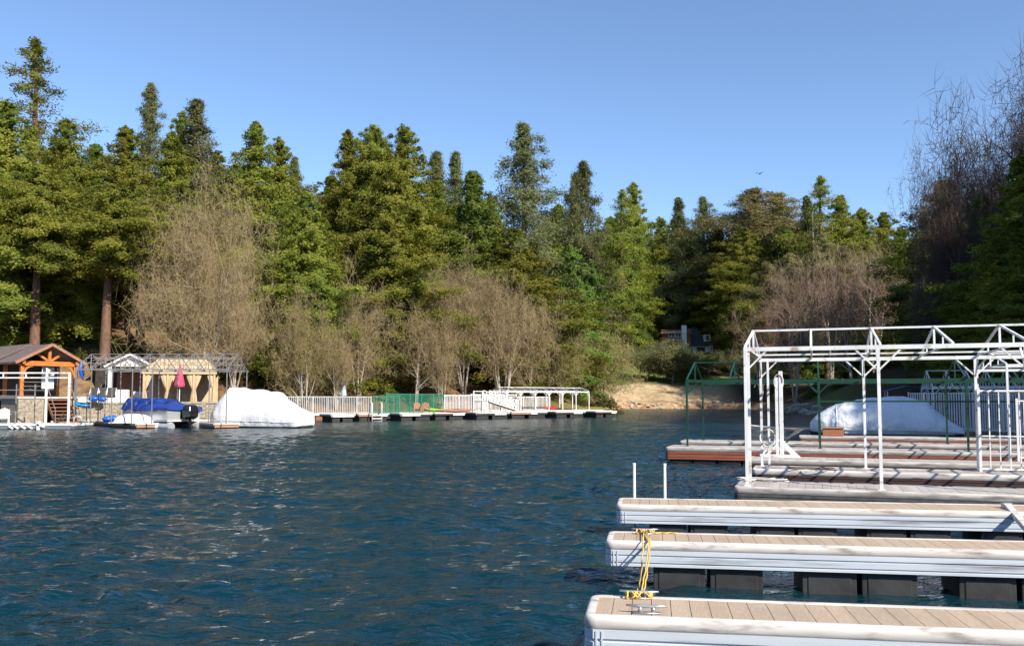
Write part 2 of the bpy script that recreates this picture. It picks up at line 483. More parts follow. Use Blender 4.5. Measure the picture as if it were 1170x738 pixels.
def ground_mat():
    m = bpy.data.materials.new('ground'); m.use_nodes = True
    n, l = m.node_tree.nodes, m.node_tree.links
    b = n['Principled BSDF']; b.inputs['Roughness'].default_value = .95; b.inputs['Specular IOR Level'].default_value = .15
    tc = n.new('ShaderNodeTexCoord')
    def nz(s, a, z, d=7):
        t = n.new('ShaderNodeTexNoise'); t.inputs['Scale'].default_value = s; t.inputs['Detail'].default_value = d
        t.inputs['Roughness'].default_value = .62
        l.new(tc.outputs['Object'], t.inputs['Vector'])
        r = n.new('ShaderNodeMapRange'); r.inputs['From Min'].default_value = a; r.inputs['From Max'].default_value = z
        l.new(t.outputs['Fac'], r.inputs['Value']); return r.outputs['Result'], t
    def mix(f, a, z):
        x = n.new('ShaderNodeMix'); x.data_type = 'RGBA'; l.new(f, x.inputs['Factor'])
        for k, v in ((6, a), (7, z)):
            if isinstance(v, tuple): x.inputs[k].default_value = (*v, 1)
            else: l.new(v, x.inputs[k])
        return x.outputs[2]
    f1, t1 = nz(.35, .38, .62)
    f2, _ = nz(1.3, .45, .65)
    f3, _ = nz(4, .4, .7)
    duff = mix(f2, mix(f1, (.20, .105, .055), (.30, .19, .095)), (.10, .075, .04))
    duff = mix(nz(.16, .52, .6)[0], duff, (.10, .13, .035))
    ar = n.new('ShaderNodeAttribute'); ar.attribute_name = 'bank_shade'
    duff = mix(ar.outputs['Fac'], duff, mix(f2, (.075, .05, .03), (.05, .045, .02)))  # forest shade mixed into the ground colour
    sand = mix(f2, mix(f1, (.56, .42, .26), (.40, .28, .16)), (.30, .22, .11))
    lawn = mix(f3, mix(f1, (.10, .19, .03), (.16, .22, .05)), (.22, .18, .08))
    ab = n.new('ShaderNodeAttribute'); ab.attribute_name = 'beach'
    ag = n.new('ShaderNodeAttribute'); ag.attribute_name = 'grass'
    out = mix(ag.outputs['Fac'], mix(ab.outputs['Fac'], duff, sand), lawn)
    # red earth cut along the foot of the bank
    sx = n.new('ShaderNodeSeparateXYZ'); l.new(tc.outputs['Object'], sx.inputs[0])
    r = n.new('ShaderNodeMapRange'); r.inputs['From Min'].default_value = 1.9; r.inputs['From Max'].default_value = .9
    l.new(sx.outputs[2], r.inputs['Value'])
    mm = n.new('ShaderNodeMath'); mm.operation = 'MULTIPLY'
    l.new(r.outputs['Result'], mm.inputs[0]); l.new(f2, mm.inputs[1])
    out = mix(mm.outputs[0], out, (.27, .12, .06))
    l.new(out, b.inputs['Base Color'])
    bp = n.new('ShaderNodeBump'); bp.inputs['Strength'].default_value = .9; bp.inputs['Distance'].default_value = .25
    l.new(_.outputs['Fac'], bp.inputs['Height']); l.new(bp.outputs['Normal'], b.inputs['Normal'])
    return m
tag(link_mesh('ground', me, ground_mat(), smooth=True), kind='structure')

# the lake: long low swell in the mesh, ripples in the surface normal
wx, wy = steps(-100, 60, .075, 1.1, -17, 9), steps(-45, 190, .05, .55, 4, 30)
_wr = np.random.RandomState(11)
_SW = []
for k in range(34):
    lam = _wr.uniform(.5, 3.2)
    th = radians(_wr.normal(78, 34))
    _SW.append((2 * pi / lam, cos(th), sin(th), _wr.uniform(0, 2 * pi), 0.0019 * lam ** .9))
_CH = []
for k in range(46):
    lam = .21 * 4.0 ** _wr.uniform(0, 1)
    th = radians(_wr.normal(72, 38))
    _CH.append((lam, cos(th), sin(th), _wr.uniform(0, 2 * pi), .0078 * lam, _wr.uniform(.15, .6), _wr.uniform(0, 2 * pi)))
def water_z(X, Y):
    z = np.zeros_like(X)
    dist = np.hypot(np.maximum(np.abs(X) - 11, 0), np.maximum(Y - 22, 0))
    for k, c, s, p, a in _SW:
        fade = 1 - sst(10 * (2 * pi / k), 45 * (2 * pi / k), dist)
        z += a * fade * np.sin(k * (X * c + Y * s) + p + .8 * np.sin(.31 * X + .23 * Y + p))
    # short chop, in gusty patches
    sp = np.maximum(.075 + np.maximum(np.maximum(-17 - X, X - 9), 0) / 80 * 1.03, .05 + np.maximum(Y - 30, 0) / 80 * .5)
    gust = .75 + .35 * np.sin(.55 * X + .9 * Y + 1.3 * np.sin(.4 * X - .7 * Y)) * np.sin(.8 * Y - .35 * X + 2)
    for lam, c, s, p, a, g, q in _CH:
        fade = 1 - sst(lam / 4.5, lam / 2.6, sp)
        z += a * fade * gust * np.sin(2 * pi / lam * (X * c + Y * s) + p + 1.4 * np.sin(g * X * 1.7 - g * Y * 2.1 + q))
    return z
me, *_ = grid_mesh('water', wx, wy, water_z)
def water_mat():
    m = bpy.data.materials.new('water'); m.use_nodes = True
    n, l = m.node_tree.nodes, m.node_tree.links
    b = n['Principled BSDF']
    b.inputs['Base Color'].default_value = (.0018, .022, .032, 1)
    b.inputs['Roughness'].default_value = .04
    b.inputs['IOR'].default_value = 1.333
    tc = n.new('ShaderNodeTexCoord')
    prev = None
    for sx, sy, rot, sc, st, dist, det in ((.55, 1.2, .2, .8, .5, .16, 3), (.6, 1.4, -.25, 2.6, .9, .12, 4), (.75, 1.3, .2, 8, .8, .045, 4)):
        mp = n.new('ShaderNodeMapping'); mp.inputs['Scale'].default_value = (sx, sy, 1); mp.inputs['Rotation'].default_value = (0, 0, rot)
        l.new(tc.outputs['Object'], mp.inputs['Vector'])
        t = n.new('ShaderNodeTexNoise'); t.inputs['Scale'].default_value = sc; t.inputs['Detail'].default_value = det
        t.inputs['Distortion'].default_value = .15
        l.new(mp.outputs[0], t.inputs['Vector'])
        bp = n.new('ShaderNodeBump'); bp.inputs['Strength'].default_value = st; bp.inputs['Distance'].default_value = dist
        l.new(t.outputs['Fac'], bp.inputs['Height'])
        if prev: l.new(prev.outputs['Normal'], bp.inputs['Normal'])
        prev = bp
    # the outer lake is ruffled by wind: its wavelets are finer and its surface rougher than in the sheltered near slips
    sx = n.new('ShaderNodeSeparateXYZ'); l.new(tc.outputs['Object'], sx.inputs[0])
    r = n.new('ShaderNodeMapRange'); r.inputs['From Min'].default_value = 12; r.inputs['From Max'].default_value = 70
    r.inputs['To Min'].default_value = .03; r.inputs['To Max'].default_value = .17
    l.new(sx.outputs[1], r.inputs['Value']); l.new(r.outputs['Result'], b.inputs['Roughness'])
    b.inputs['Specular IOR Level'].default_value = .42
    l.new(prev.outputs['Normal'], b.inputs['Normal'])
    return m
tag(link_mesh('water', me, water_mat(), smooth=True), kind='structure')
# ------------------------------------------------------------------ trees
leaf_mat('cedar_leaf', (.265, .262, .046), (.140, .168, .034))
leaf_mat('pine_leaf', (.165, .172, .072), (.105, .120, .055), trans=.25)
leaf_mat('fir_leaf', (.170, .225, .045), (.100, .150, .033), trans=.3)
leaf_mat('olive_leaf', (.245, .215, .090), (.160, .155, .068), trans=.25)
leaf_mat('tan_bud', (.32, .245, .125), (.24, .185, .09), trans=.3, tc=(1, .95, .7))
leaf_mat('green_bud', (.30, .29, .085), (.24, .22, .08), trans=.4)
leaf_mat('pink_bud', (.22, .135, .10), (.16, .10, .075), trans=.25, tc=(1, .9, .8))
leaf_mat('fruit_leaf', (.17, .17, .07), (.11, .125, .045), trans=.35)
leaf_mat('bush_leaf', (.12, .13, .035), (.09, .085, .035), trans=.3)

def quads_mesh(name, V):
    """V: (M,4,3) -> one mesh of M small faces"""
    M = len(V)
    me = bpy.data.meshes.new(name)
    me.vertices.add(M * 4)
    me.vertices.foreach_set('co', V.astype(np.float32).ravel())
    set_faces(me, np.arange(M * 4, dtype=np.int32).reshape(M, 4))
    return me
def leaves(C, rng, k, sigma, ln, wd, bias=(0, 0, .2), face=.8):
    """k rhombic sprays round every centre of C"""
    c = np.repeat(C, k, 0)
    sg = np.asarray(sigma) if np.ndim(sigma) == 0 else np.repeat(sigma, k)[:, None]
    c = c + rng.normal(size=c.shape) * sg * np.array([1, 1, 1.15])
    out = c * np.array([1, 1, 0.]); out /= np.linalg.norm(out, axis=1, keepdims=True) + 1e-6
    nn = out * face * 1.25 + np.array([0, 0, face * .35]) + rng.normal(size=c.shape) * .55      # sprays turn their flat side to the light
    nn /= np.linalg.norm(nn, axis=1, keepdims=True) + 1e-9
    d = np.cross(nn, rng.normal(size=c.shape) + np.asarray(bias)); d /= np.linalg.norm(d, axis=1, keepdims=True) + 1e-9
    w = np.cross(nn, d)
    L = ln * rng.uniform(.6, 1.3, (len(c), 1)); W = wd * rng.uniform(.6, 1.3, (len(c), 1))
    return np.stack([c - d * L / 2, c + w * W / 2 - d * L * .05, c + d * L / 2, c - w * W / 2 - d * L * .05], 1)
def tubes_mesh(name, S, n=3):
    """S: rows of p0(3) p1(3) r0 r1 -> one mesh of tapered twigs"""
    S = np.asarray(S, float)
    p0, p1, r0, r1 = S[:, :3], S[:, 3:6], S[:, 6], S[:, 7]
    d = p1 - p0; d /= np.linalg.norm(d, axis=1, keepdims=True) + 1e-9
    ref = np.where(np.abs(d[:, 2:3]) < .9, np.array([[0, 0, 1.]]), np.array([[1., 0, 0]]))
    a = np.cross(d, ref); a /= np.linalg.norm(a, axis=1, keepdims=True) + 1e-9
    b = np.cross(d, a)
    an = 2 * pi * np.arange(n) / n
    ring = np.cos(an)[None, :, None] * a[:, None] + np.sin(an)[None, :, None] * b[:, None]
    V = np.concatenate([p0[:, None] + ring * r0[:, None, None], p1[:, None] + ring * r1[:, None, None]], 1)
    M = len(S)
    k = np.arange(n); q = np.stack([k, (k + 1) % n, n + (k + 1) % n, n + k], -1)
    Q = (q[None] + (np.arange(M) * 2 * n)[:, None, None]).reshape(-1, 4)
    me = bpy.data.meshes.new(name)
    me.vertices.add(M * 2 * n)
    me.vertices.foreach_set('co', V.astype(np.float32).ravel())
    set_faces(me, Q.astype(np.int32))
    return me

def conifer(seed, H, R, z0=.06, nb=130, droop=.35, prof_p=1.7, lump=.28, leaf='cedar_leaf', k=54, sig=.215, ln=.25, wd=.105, inner=.22,
            bark='bark_red', up=.35, trunk_r=None, tip=1.0, shoulder=.12, side=.5, gap=0.0, name='cedar_tree', step=.55):
    rng = np.random.RandomState(seed)
    segs, C, SG = [], [], []
    tr = trunk_r or .017 * H
    bend = rng.normal(size=2) * .012 * H
    def axis(z): t = z / H; return np.array([bend[0] * sin(2.2 * t), bend[1] * sin(1.7 * t), z])
    zs = np.linspace(0, 1, 14)
    for a, b in zip(zs[:-1], zs[1:]):
        f = lambda t: tr * (1 - t) ** .8 * (1 + .5 * max(0, .05 - t) / .05) + .012
        segs.append((*axis(a * H), *axis(b * H), f(a), f(b)))
    ph = rng.uniform(0, 6.28, 4)
    for i in range(nb):
        t = (i + rng.uniform(-.4, .4)) / nb
        t = min(max(t, 0), 1)
        t = t ** 1.05
        zf = z0 + (1 - z0) * t
        az = i * 2.39996 + rng.normal() * .35
        pr = min(1, (1 - t) * prof_p) ** .92
        pr *= min(1, .45 + t / max(shoulder, 1e-3) * .55)
        L = R * pr * rng.uniform(.66, 1.15) * (1 + lump * sin(2 * az + ph[0] + zf * 7) + lump * .7 * sin(3 * az + ph[1] - zf * 15)) + .12
        if gap and rng.rand() < gap: L *= .45
        sl = (-.25 + up * 2 * t) + rng.normal() * .12
        o = axis(zf * H); d = np.array([cos(az), sin(az), 0]); w = np.array([-sin(az), cos(az), 0])
        n = max(2, int(ceil(L * (1 - inner) / step)))
        pt = lambda s: o + d * L * s + np.array([0, 0, sl * L * s - droop * L * s * s * (1 - t) + .10 * L * max(0, s - .7)])
        last = o
        for s in (.5, 1.0):
            q = pt(s * .92); segs.append((*last, *q, max(.012, .02 * L * (1.25 - s)), max(.008, .02 * L * (1.1 - s)))); last = q
        for s in np.linspace(inner, 1, n):
            p = pt(s); C.append(p); SG.append(sig * (.45 + .55 * min(1, 2.2 * (1 - t))))
            hw = side * L * (1.05 - s) + .12
            m = int(hw / (step * .9)) + (rng.rand() < .6)
            for j in range(m):
                C.append(p + w * rng.uniform(-hw, hw) + d * rng.normal() * .15 + np.array([0, 0, rng.normal() * .16 - .05])); SG.append(SG[-1])
    C = np.array(C)
    top = axis(H)
    C = np.concatenate([C, top + np.array([[0, 0, -.1], [0, 0, -.35], [.04, 0, -.6], [-.04, .05, -.9], [.06, -.05, -1.2]])])
    SG = np.array(SG + [.05, .07, .09, .12, .14])
    V = leaves(C, rng, k, SG, ln, wd, bias=(0, 0, -.15))
    return tree_thing(name, tubes_mesh('trunk', segs, 6), bark, quads_mesh('crown', V), leaf, H, R)

def pine(seed, H, R, z0=.35, nb=60, k=30, leaf='pine_leaf', name='pine_tree', sig=.36, ln=.46, wd=.075, prof_p=1.8, gap=.15, inner=.45, step=.7, bark='bark_red', up=.2, lump=.2):
    return conifer(seed, H, R, z0, nb, .12, prof_p, lump, leaf, k, sig, ln, wd, inner, bark, up, .014 * H, 1.0, .1, .3, gap, name, step)

def bare(seed, H, R, stems=1, levels=5, bud='tan_bud', bark='bark_pale', buds=2, bl=.16, spread=.62, name='bare_tree', r0=None, base=.22, lift=.12, nsub=3, thin=.25, rmin=.013):
    rng = np.random.RandomState(seed)
    segs, ends = [], []
    def grow(p, d, L, r, lv):
        nseg = 3 if lv < 3 else 2
        q = p; dd_ = d
        for i in range(nseg):
            dd_ = dd_ + rng.normal(size=3) * (.10 + .03 * lv) + np.array([0, 0, lift * .5])
            dd_ /= np.linalg.norm(dd_)
            e = q + dd_ * L / nseg
            ra, rb = r * (1 - .8 * i / nseg), r * (1 - .8 * (i + 1) / nseg)
            segs.append((*q, *e, ra, rb))
            if lv < levels:
                cnt = nsub if i else nsub - 1 if lv else 0
                if lv == 0 and i == 0: cnt = 1
                for _ in range(cnt if lv < levels - 1 else cnt + 1):
                    if lv >= 2 and rng.rand() < thin: continue
                    s = rng.uniform(.8 if lv == 0 and i == 0 else .2, 1)
                    o = q + (e - q) * s
                    rv = rng.normal(size=3); rv -= dd_ * (rv @ dd_); rv /= np.linalg.norm(rv)
                    nd = dd_ * (1 - spread * rng.uniform(.6, 1.1)) + rv * spread * 1.1
                    nd[2] += .10
                    nd /= np.linalg.norm(nd)
                    grow(o, nd, L * rng.uniform(.46, .68), max(rmin, ra * rng.uniform(.36, .55)), lv + 1)
            q = e
        if lv >= levels - 1: ends.append((q, dd_))
    for s in range(stems):
        a = rng.uniform(0, 6.28); t = rng.uniform(.08, .3) if stems > 1 else .03
        d = np.array([cos(a) * t, sin(a) * t, 1.0]); d /= np.linalg.norm(d)
        grow(np.array([cos(a) * .12 * (stems > 1), sin(a) * .12 * (stems > 1), -.3]), d, H * rng.uniform(.62, .75), (r0 or .014 * H) * (1 if stems == 1 else .75), 0)
    S = np.array(segs)
    zmax = np.percentile(S[:, 5], 99); rad = np.percentile(np.hypot(S[:, 3], S[:, 4]), 96)
    fz, fr = H / zmax, R / rad
    for k in (0, 1, 3, 4): S[:, k] *= fr
    for k in (2, 5): S[:, k] *= fz
    S = S[(S[:, 6] > .03) | (S[:, 5] > .2 * H)]
    big = S[:, 6] > .03
    E = np.array([e[0] for e in ends]) * np.array([fr, fr, fz])
    E = E[E[:, 2] > .2 * H]
    V = leaves(E, rng, buds, .14, bl, bl * .4)
    # twigs and buds are the crown; stem and limbs the trunk
    tw = tubes_mesh('twigs', S[~big], 3)
    crown = quads_mesh('crown', V)
    return tree_thing(name, tubes_mesh('trunk', S[big], 5), bark, crown, bud, H, R, twigs=(tw, {'tan_bud': 'twig_tan', 'green_bud': 'twig_tan', 'pink_bud': 'twig_pink'}.get(bud, bark) if bark != 'bark_dark' else 'twig_dark'))

def tree_thing(name, tm, bark, cm, leaf, H, R, twigs=None):
    t = thing(name, None, 'tree')
    link_mesh('trunk', tm, bark, t, smooth=True)
    c = link_mesh('crown', cm, leaf, t)
    if twigs: link_mesh('branches', twigs[0], twigs[1], t)
    t['_h'] = H; t['_r'] = R
    return t

P = {}
P['cedarA'] = conifer(1, 26, 4.0, nb=181, prof_p=1.87)
P['cedarB'] = conifer(2, 26, 3.6, z0=.10, lump=.26, nb=166, prof_p=2.17)
P['cedarC'] = conifer(3, 26, 4.6, z0=.05, lump=.22, nb=188, prof_p=1.82)
P['cedarD'] = conifer(4, 26, 4.2, z0=.56, lump=.3, nb=108, prof_p=2.32, gap=.15)
P['cedarE'] = conifer(14, 26, 3.8, z0=.08, lump=.32, nb=174, prof_p=1.67)
P['firA'] = conifer(5, 22, 4.0, z0=.03, leaf='fir_leaf', nb=195, prof_p=1.57, lump=.18, droop=.45, name='fir_tree')
P['firB'] = conifer(6, 18, 3.6, z0=.03, leaf='fir_leaf', nb=130, prof_p=2.3, lump=.24, name='fir_tree', ln=.3, wd=.14)
P['pineA'] = pine(7, 30, 4.6, z0=.26, nb=100, k=85, ln=.36, wd=.085, prof_p=1.75, gap=.25)
P['pineB'] = pine(8, 30, 3.6, z0=.12, nb=110, prof_p=1.4, gap=.2, k=75, ln=.36, wd=.085)
P['pineC'] = pine(9, 30, 4.4, z0=.38, nb=95, gap=.28, leaf='olive_leaf', prof_p=2.3, k=75, ln=.34, wd=.08, inner=.3)
P['pineD'] = pine(10, 30, 3.0, z0=.20, nb=60, gap=.38, leaf='cedar_leaf', prof_p=2.0, k=60, ln=.36, wd=.09, lump=.45)
P['bareA'] = bare(21, 16, 6.6, stems=4, levels=4, buds=2, nsub=3, thin=.08, spread=.76, r0=.2, bl=.11, lift=.06)
P['bareB'] = bare(22, 13, 4.2, stems=3, levels=4, buds=2, nsub=3, spread=.7, thin=.36, r0=.17, bl=.11)
P['bareC'] = bare(23, 13, 3.6, stems=4, levels=4, buds=2, nsub=3, thin=.42, r0=.17, bl=.11)
P['budA'] = bare(24, 11, 3.8, stems=4, levels=4, bud='green_bud', buds=3, bl=.13, name='budding_tree', thin=.4, r0=.15)
P['budB'] = bare(25, 9, 3.6, stems=3, levels=4, bud='green_bud', buds=4, bl=.14, name='budding_tree', spread=.75, thin=.4)
P['pinkA'] = bare(26, 13, 4.0, stems=3, levels=4, bud='pink_bud', buds=1, bark='bark_pale', thin=.5, r0=.17)
P['pinkB'] = bare(27, 13, 3.0, stems=2, levels=4, bud='pink_bud', buds=1, bark='bark_pale', thin=.5, r0=.17)
P['oakA'] = bare(31, 20, 8.5, stems=3, levels=4, bud='pink_bud', buds=1, bark='bark_dark', nsub=4, lift=.02, spread=.85, thin=.24, bl=.08, rmin=.02, r0=.42)
P['fruitA'] = bare(29, 5, 2.8, stems=2, levels=3, bud='fruit_leaf', buds=9, bl=.2, name='fruit_tree', bark='bark_grey', nsub=4, r0=.16)
for k_ in ('bareA', 'bareB', 'budA', 'pinkA', 'oakA'): print(k_, [len(o.data.polygons) for o in P[k_].children])
USED = set()
def tree(kind, px, top, width, Yd, label, group=None, zrot=None, lift=0.0):
    p = P[kind]
    x = WX(px, Yd)
    zb = gz(x, Yd) - .25 + lift
    if p.name.split('.')[0] in ('cedar_tree', 'fir_tree'): width *= 1.45
    elif p.name.startswith('pine'): width *= 1.42
    h = WZ(top, Yd) - zb
    r = width * Yd / F / 2
    sz, sr = h / p['_h'], r / p['_r']
    rz = zrot if zrot is not None else (px * 1.7 + top) % 6.28
    if kind not in USED:
        USED.add(kind); o = p
        o.location = (x, Yd, zb); o.rotation_euler.z = rz; o.scale = (sr, sr, sz)
        o['label'] = label
        if group: o['group'] = group
    else:
        o = dup(p, (x, Yd, zb), rz, label, group, (sr, sr, sz))
        if not group and 'group' in o: del o['group']
    return o
GC, GP, GB = 'conifers on the lakeside slope', 'pines above the conifer canopy', 'leafless trees along the shore'
for a in [
    # left bank, nearest first
    ('cedarD', 118, 212, 92, 77, 'cedar with a long bare reddish trunk, behind the dark lattice boat shelter', GC),
    ('cedarD', 38, 190, 86, 76, 'cedar with bare lower trunk rising behind the timber pavilion roof', GC),
    ('cedarD', 66, 206, 70, 82, 'cedar with bare trunk showing right of the timber pavilion roof peak', GC),
    ('cedarD', 92, 226, 60, 85, 'slim bare-trunked cedar between the pavilion and the lattice shelter', GC),
    ('cedarD', 158, 214, 70, 86, 'bare-trunked cedar behind the white gabled shed', GC),
    ('cedarD', 10, 214, 70, 84, 'bare-trunked cedar above the dark boathouse roof', GC),
    ('cedarA', -8, 120, 110, 79, 'dense yellow-green cedar cut by the left edge of the photo', GC),
    ('cedarC', 72, 138, 90, 84, 'broad dense cedar between the timber pavilion and the bare-trunked cedar', GC),
    ('pineD', 20, 42, 74, 88, 'tallest tree on the left, a thin-topped pine with gappy branches', GP),
    ('cedarB', 136, 148, 84, 90, 'yellow-green cedar just left of the slender dark-topped pine', GC),
    ('pineB', 163, 97, 54, 100, 'slender dark-topped pine standing above the left cedars', GP),
    ('cedarE', 186, 150, 74, 94, 'cedar between the slender dark pine and the round-topped pine', GC),
    ('pineB', 222, 114, 78, 104, 'round-topped grey-green pine above the broad tan leafless tree', GP),
    ('cedarB', 200, 130, 50, 108, 'narrow cedar half hidden behind the round-topped pine', GC),
    ('cedarE', 292, 142, 84, 98, 'tall cedar right of the broad tan leafless tree, its top in two points', GC),
    ('cedarA', 268, 190, 70, 96, 'shorter cedar between the round-topped pine and the two-pointed cedar', GC),
    ('cedarB', 314, 160, 60, 104, 'cedar directly behind the two-pointed cedar', GC),
    ('pineB', 335, 180, 38, 118, 'small dark pine top in the notch left of the sunlit bushy cedar', GP),
    ('cedarC', 352, 222, 92, 88, 'sunlit bushy cedar reaching low behind the white wrapped boat', GC),
    ('cedarE', 390, 148, 66, 102, 'tall narrow cedar, left one of a close pair at centre left', GC),
    ('cedarD', 423, 145, 60, 104, 'tall narrow cedar with thin crown, right one of a close pair', GC),
    ('cedarA', 440, 232, 96, 93, 'full low-branched cedar below the close pair of tall cedars', GC),
    ('cedarC', 466, 147, 100, 103, 'wide dense cedar with broad top left of the two grey pines', GC),
    ('pineB', 501, 174, 58, 132, 'distant grey-green pine, left one of two', GP),
    ('pineB', 523, 174, 52, 136, 'distant grey-green pine, right one of two', GP),
    ('firA', 540, 196, 92, 106, 'dark broad fir left of the large ponderosa with open branches', GC),
    ('pineA', 598, 144, 98, 116, 'large ponderosa with open layered branches, tallest at the centre', GP),
    ('cedarA', 598, 262, 104, 106, 'sunlit cedar in front of the foot of the large ponderosa', GC),
    ('cedarB', 560, 250, 70, 112, 'cedar between the dark broad fir and the large ponderosa', GC),
    ('firB', 654, 284, 62, 124, 'bright green rounded fir with broad leafy clumps at the centre', GC),
    ('pineA', 673, 184, 74, 142, 'dark ponderosa right of centre with a bare trunk below its crown', GP),
    ('pineA', 655, 200, 44, 138, 'narrow ponderosa pressed against the left of the dark ponderosa', GP),
    ('cedarC', 628, 255, 70, 130, 'cedar filling the gap between the large ponderosa and the dark ponderosa', GC),
    ('cedarA', 690, 292, 80, 214, 'green cedar to the right of the bright rounded fir', GC),
    ('pineD', 716, 218, 46, 207, 'thin grey pine top left of the tall dense cedar', GP),
    ('cedarB', 726, 211, 48, 230, 'tall dense cedar with a rounded top, left of two slim pines', GC),
    ('cedarC', 692, 280, 70, 212, 'wide cedar standing left of the brick house', GC),
    ('firA', 720, 268, 36, 209, 'green fir directly left of the brick house', GC),
    ('firA', 712, 330, 36, 214, 'low green fir between the wide cedar and the house', GC),
    ('pineB', 775, 226, 44, 226, 'slim pine, left one of two above the brick house', GP),
    ('pineA', 808, 226, 54, 228, 'slim dark-topped pine, right one of two above the brick house', GP),
    ('cedarB', 788, 265, 50, 232, 'cedar rising behind the chimney of the brick house', GC),
    ('cedarA', 825, 260, 60, 228, 'cedar behind the dark roof of the brick house', GC),
    ('pineC', 866, 217, 112, 216, 'olive-grey pine with a ragged crown, largest right of the house', GP),
    ('pineC', 893, 222, 96, 219, 'olive-grey pine against the right of the largest ragged one', GP),
    ('pineC', 848, 250, 66, 222, 'olive-grey pine just right of the dark house roof', GP),
    ('pineC', 912, 262, 62, 212, 'lower olive-grey pine behind the left end of the white steel frame', GP),
    ('pineB', 924, 224, 40, 196, 'dark ragged pine beside the dead grey spire', GP),
    ('pineD', 943, 203, 52, 190, 'pine with a thin broken top beside the dead grey spire', GP),
    ('cedarC', 966, 224, 74, 192, 'cedar right of the broken-topped pine on the far bank', GC),
    ('cedarB', 990, 240, 52, 200, 'cedar second from the right on the far skyline', GC),
    ('cedarE', 1012, 244, 56, 202, 'cedar on the far skyline above the pinkish leafless trees', GC),
    ('cedarC', 1034, 262, 60, 196, 'last sunlit cedar before the dark right bank', GC),
    ('pineC', 878, 300, 50, 168, 'olive pine with a slim reddish trunk behind the left white posts', GC),
    ('pineC', 946, 268, 56, 164, 'olive pine with a straight bare trunk above the boulders', GC),
    ('pineC', 968, 282, 50, 158, 'olive pine with a bare trunk above the silver covered boat', GC),
    ('pineC', 905, 290, 50, 172, 'olive pine with a bare trunk between two others at the boulders', GC),
    ('pineC', 1008, 290, 54, 150, 'olive pine with a bare trunk in the middle of the pinkish leafless trees', GC),
    ('cedarA', 1022, 330, 60, 146, 'low green cedar among the pinkish leafless trees', GC),
    ('firA', 986, 345, 56, 152, 'low dark fir among the pinkish leafless trees', GC),
    ('firA', 925, 340, 56, 180, 'low dark fir between the bare pine trunks of the far right', GC),
    ('firA', 1088, 206, 112, 122, 'dark fir left of the shaded bank, under the spreading leafless oak', GC),
    ]: tree(*a)
GF = 'rear conifers filling the slope'
for i, (px, top, w, Yd) in enumerate([(-30, 150, 90, 100), (55, 170, 80, 100), (100, 165, 70, 104), (240, 175, 80, 118), (275, 200, 70, 112), (375, 200, 70, 116), (410, 210, 70, 118),
        (445, 190, 70, 120), (500, 215, 80, 122), (555, 225, 70, 128), (640, 235, 70, 150), (700, 250, 70, 226), (760, 250, 60, 248), (850, 262, 70, 205),
        (900, 262, 70, 205), (930, 258, 60, 210), (1060, 280, 70, 190), (1080, 285, 60, 170), (795, 262, 60, 245), (775, 250, 60, 250), (840, 275, 60, 240)]):
    tree(('cedarC', 'cedarA', 'firA', 'cedarB')[i % 4], px, top, w, Yd, 'conifer in the rear rank, glimpsed through gaps between nearer trees', GF)
# dead spire
x = WX(933, 188); zb = gz(x, 188) - .2
t = thing('dead_tree', 'dead grey spire without needles between two dark ragged pines', 'tree', (x, 188, zb))
h = WZ(212, 188) - zb; sg = [(0, 0, 0, 0, 0, h * .6, .4, .2), (0, 0, h * .6, 0, 0, h, .2, .03)]
for i in range(26):
    z = h * (.55 + .44 * i / 26); a = i * 2.4; L = 1.5 * (1 - i / 30); sg.append((0, 0, z, L * cos(a), L * sin(a), z - .25, .05, .015))
link_mesh('trunk', tubes_mesh('trunk', sg, 5), 'bark_grey', t)
# shaded right bank, and the trees uphill whose shadow lies on it
GR = 'shaded conifers of the right bank'
for i, (px, top, w, Yd) in enumerate([(1100, 258, 70, 92), (1128, 225, 90, 80), (1165, 180, 100, 68), (1085, 330, 60, 105), (1110, 300, 70, 84), (1150, 290, 90, 66), (1184, 215, 110, 74),
        (1070, 345, 46, 116), (1198, 270, 110, 58), (1125, 335, 80, 66)]):
    tree(('cedarC', 'firA', 'cedarA')[i % 3], px, top, w, Yd, 'dark conifer standing in the shade of the right bank', GR)
for i, (x, y, h, r) in enumerate([(44, 26, 26, 5), (50, 34, 28, 5), (40, 20, 22, 4.5), (48, 18, 26, 5), (56, 26, 28, 5), (52, 44, 28, 5), (60, 38, 28, 5), (58, 54, 28, 5), (62, 66, 28, 5), (66, 50, 28, 5), (66, 78, 26, 5), (46, 50, 24, 4.5), (50, 62, 26, 5), (54, 80, 26, 5), (70, 92, 26, 5), (44, 38, 24, 4.5),
        (33, 24, 24, 4.5), (36.5, 18, 25, 4.5), (38, 27, 26, 5), (34, 31, 22, 4.2), (31, 37, 17, 3.6), (43.5, 50, 36, 6), (50, 57, 40, 6), (47, 62, 34, 6), (52, 68, 38, 6), (42, 46, 34, 5.5), (40, 52, 30, 5), (55, 74, 30, 5), (57, 84, 30, 5), (47, 46, 30, 5), (60, 92, 30, 5), (64, 104, 30, 5), (44, 44, 28, 5)]):
    p = P[('cedarC', 'firA', 'cedarA')[i % 3]]
    dup(p, (x, y, gz(x, y) - .2), i * 1.3, 'dark conifer standing in the shade of the right bank', GR, (r / p['_r'], r / p['_r'], h / p['_h']))
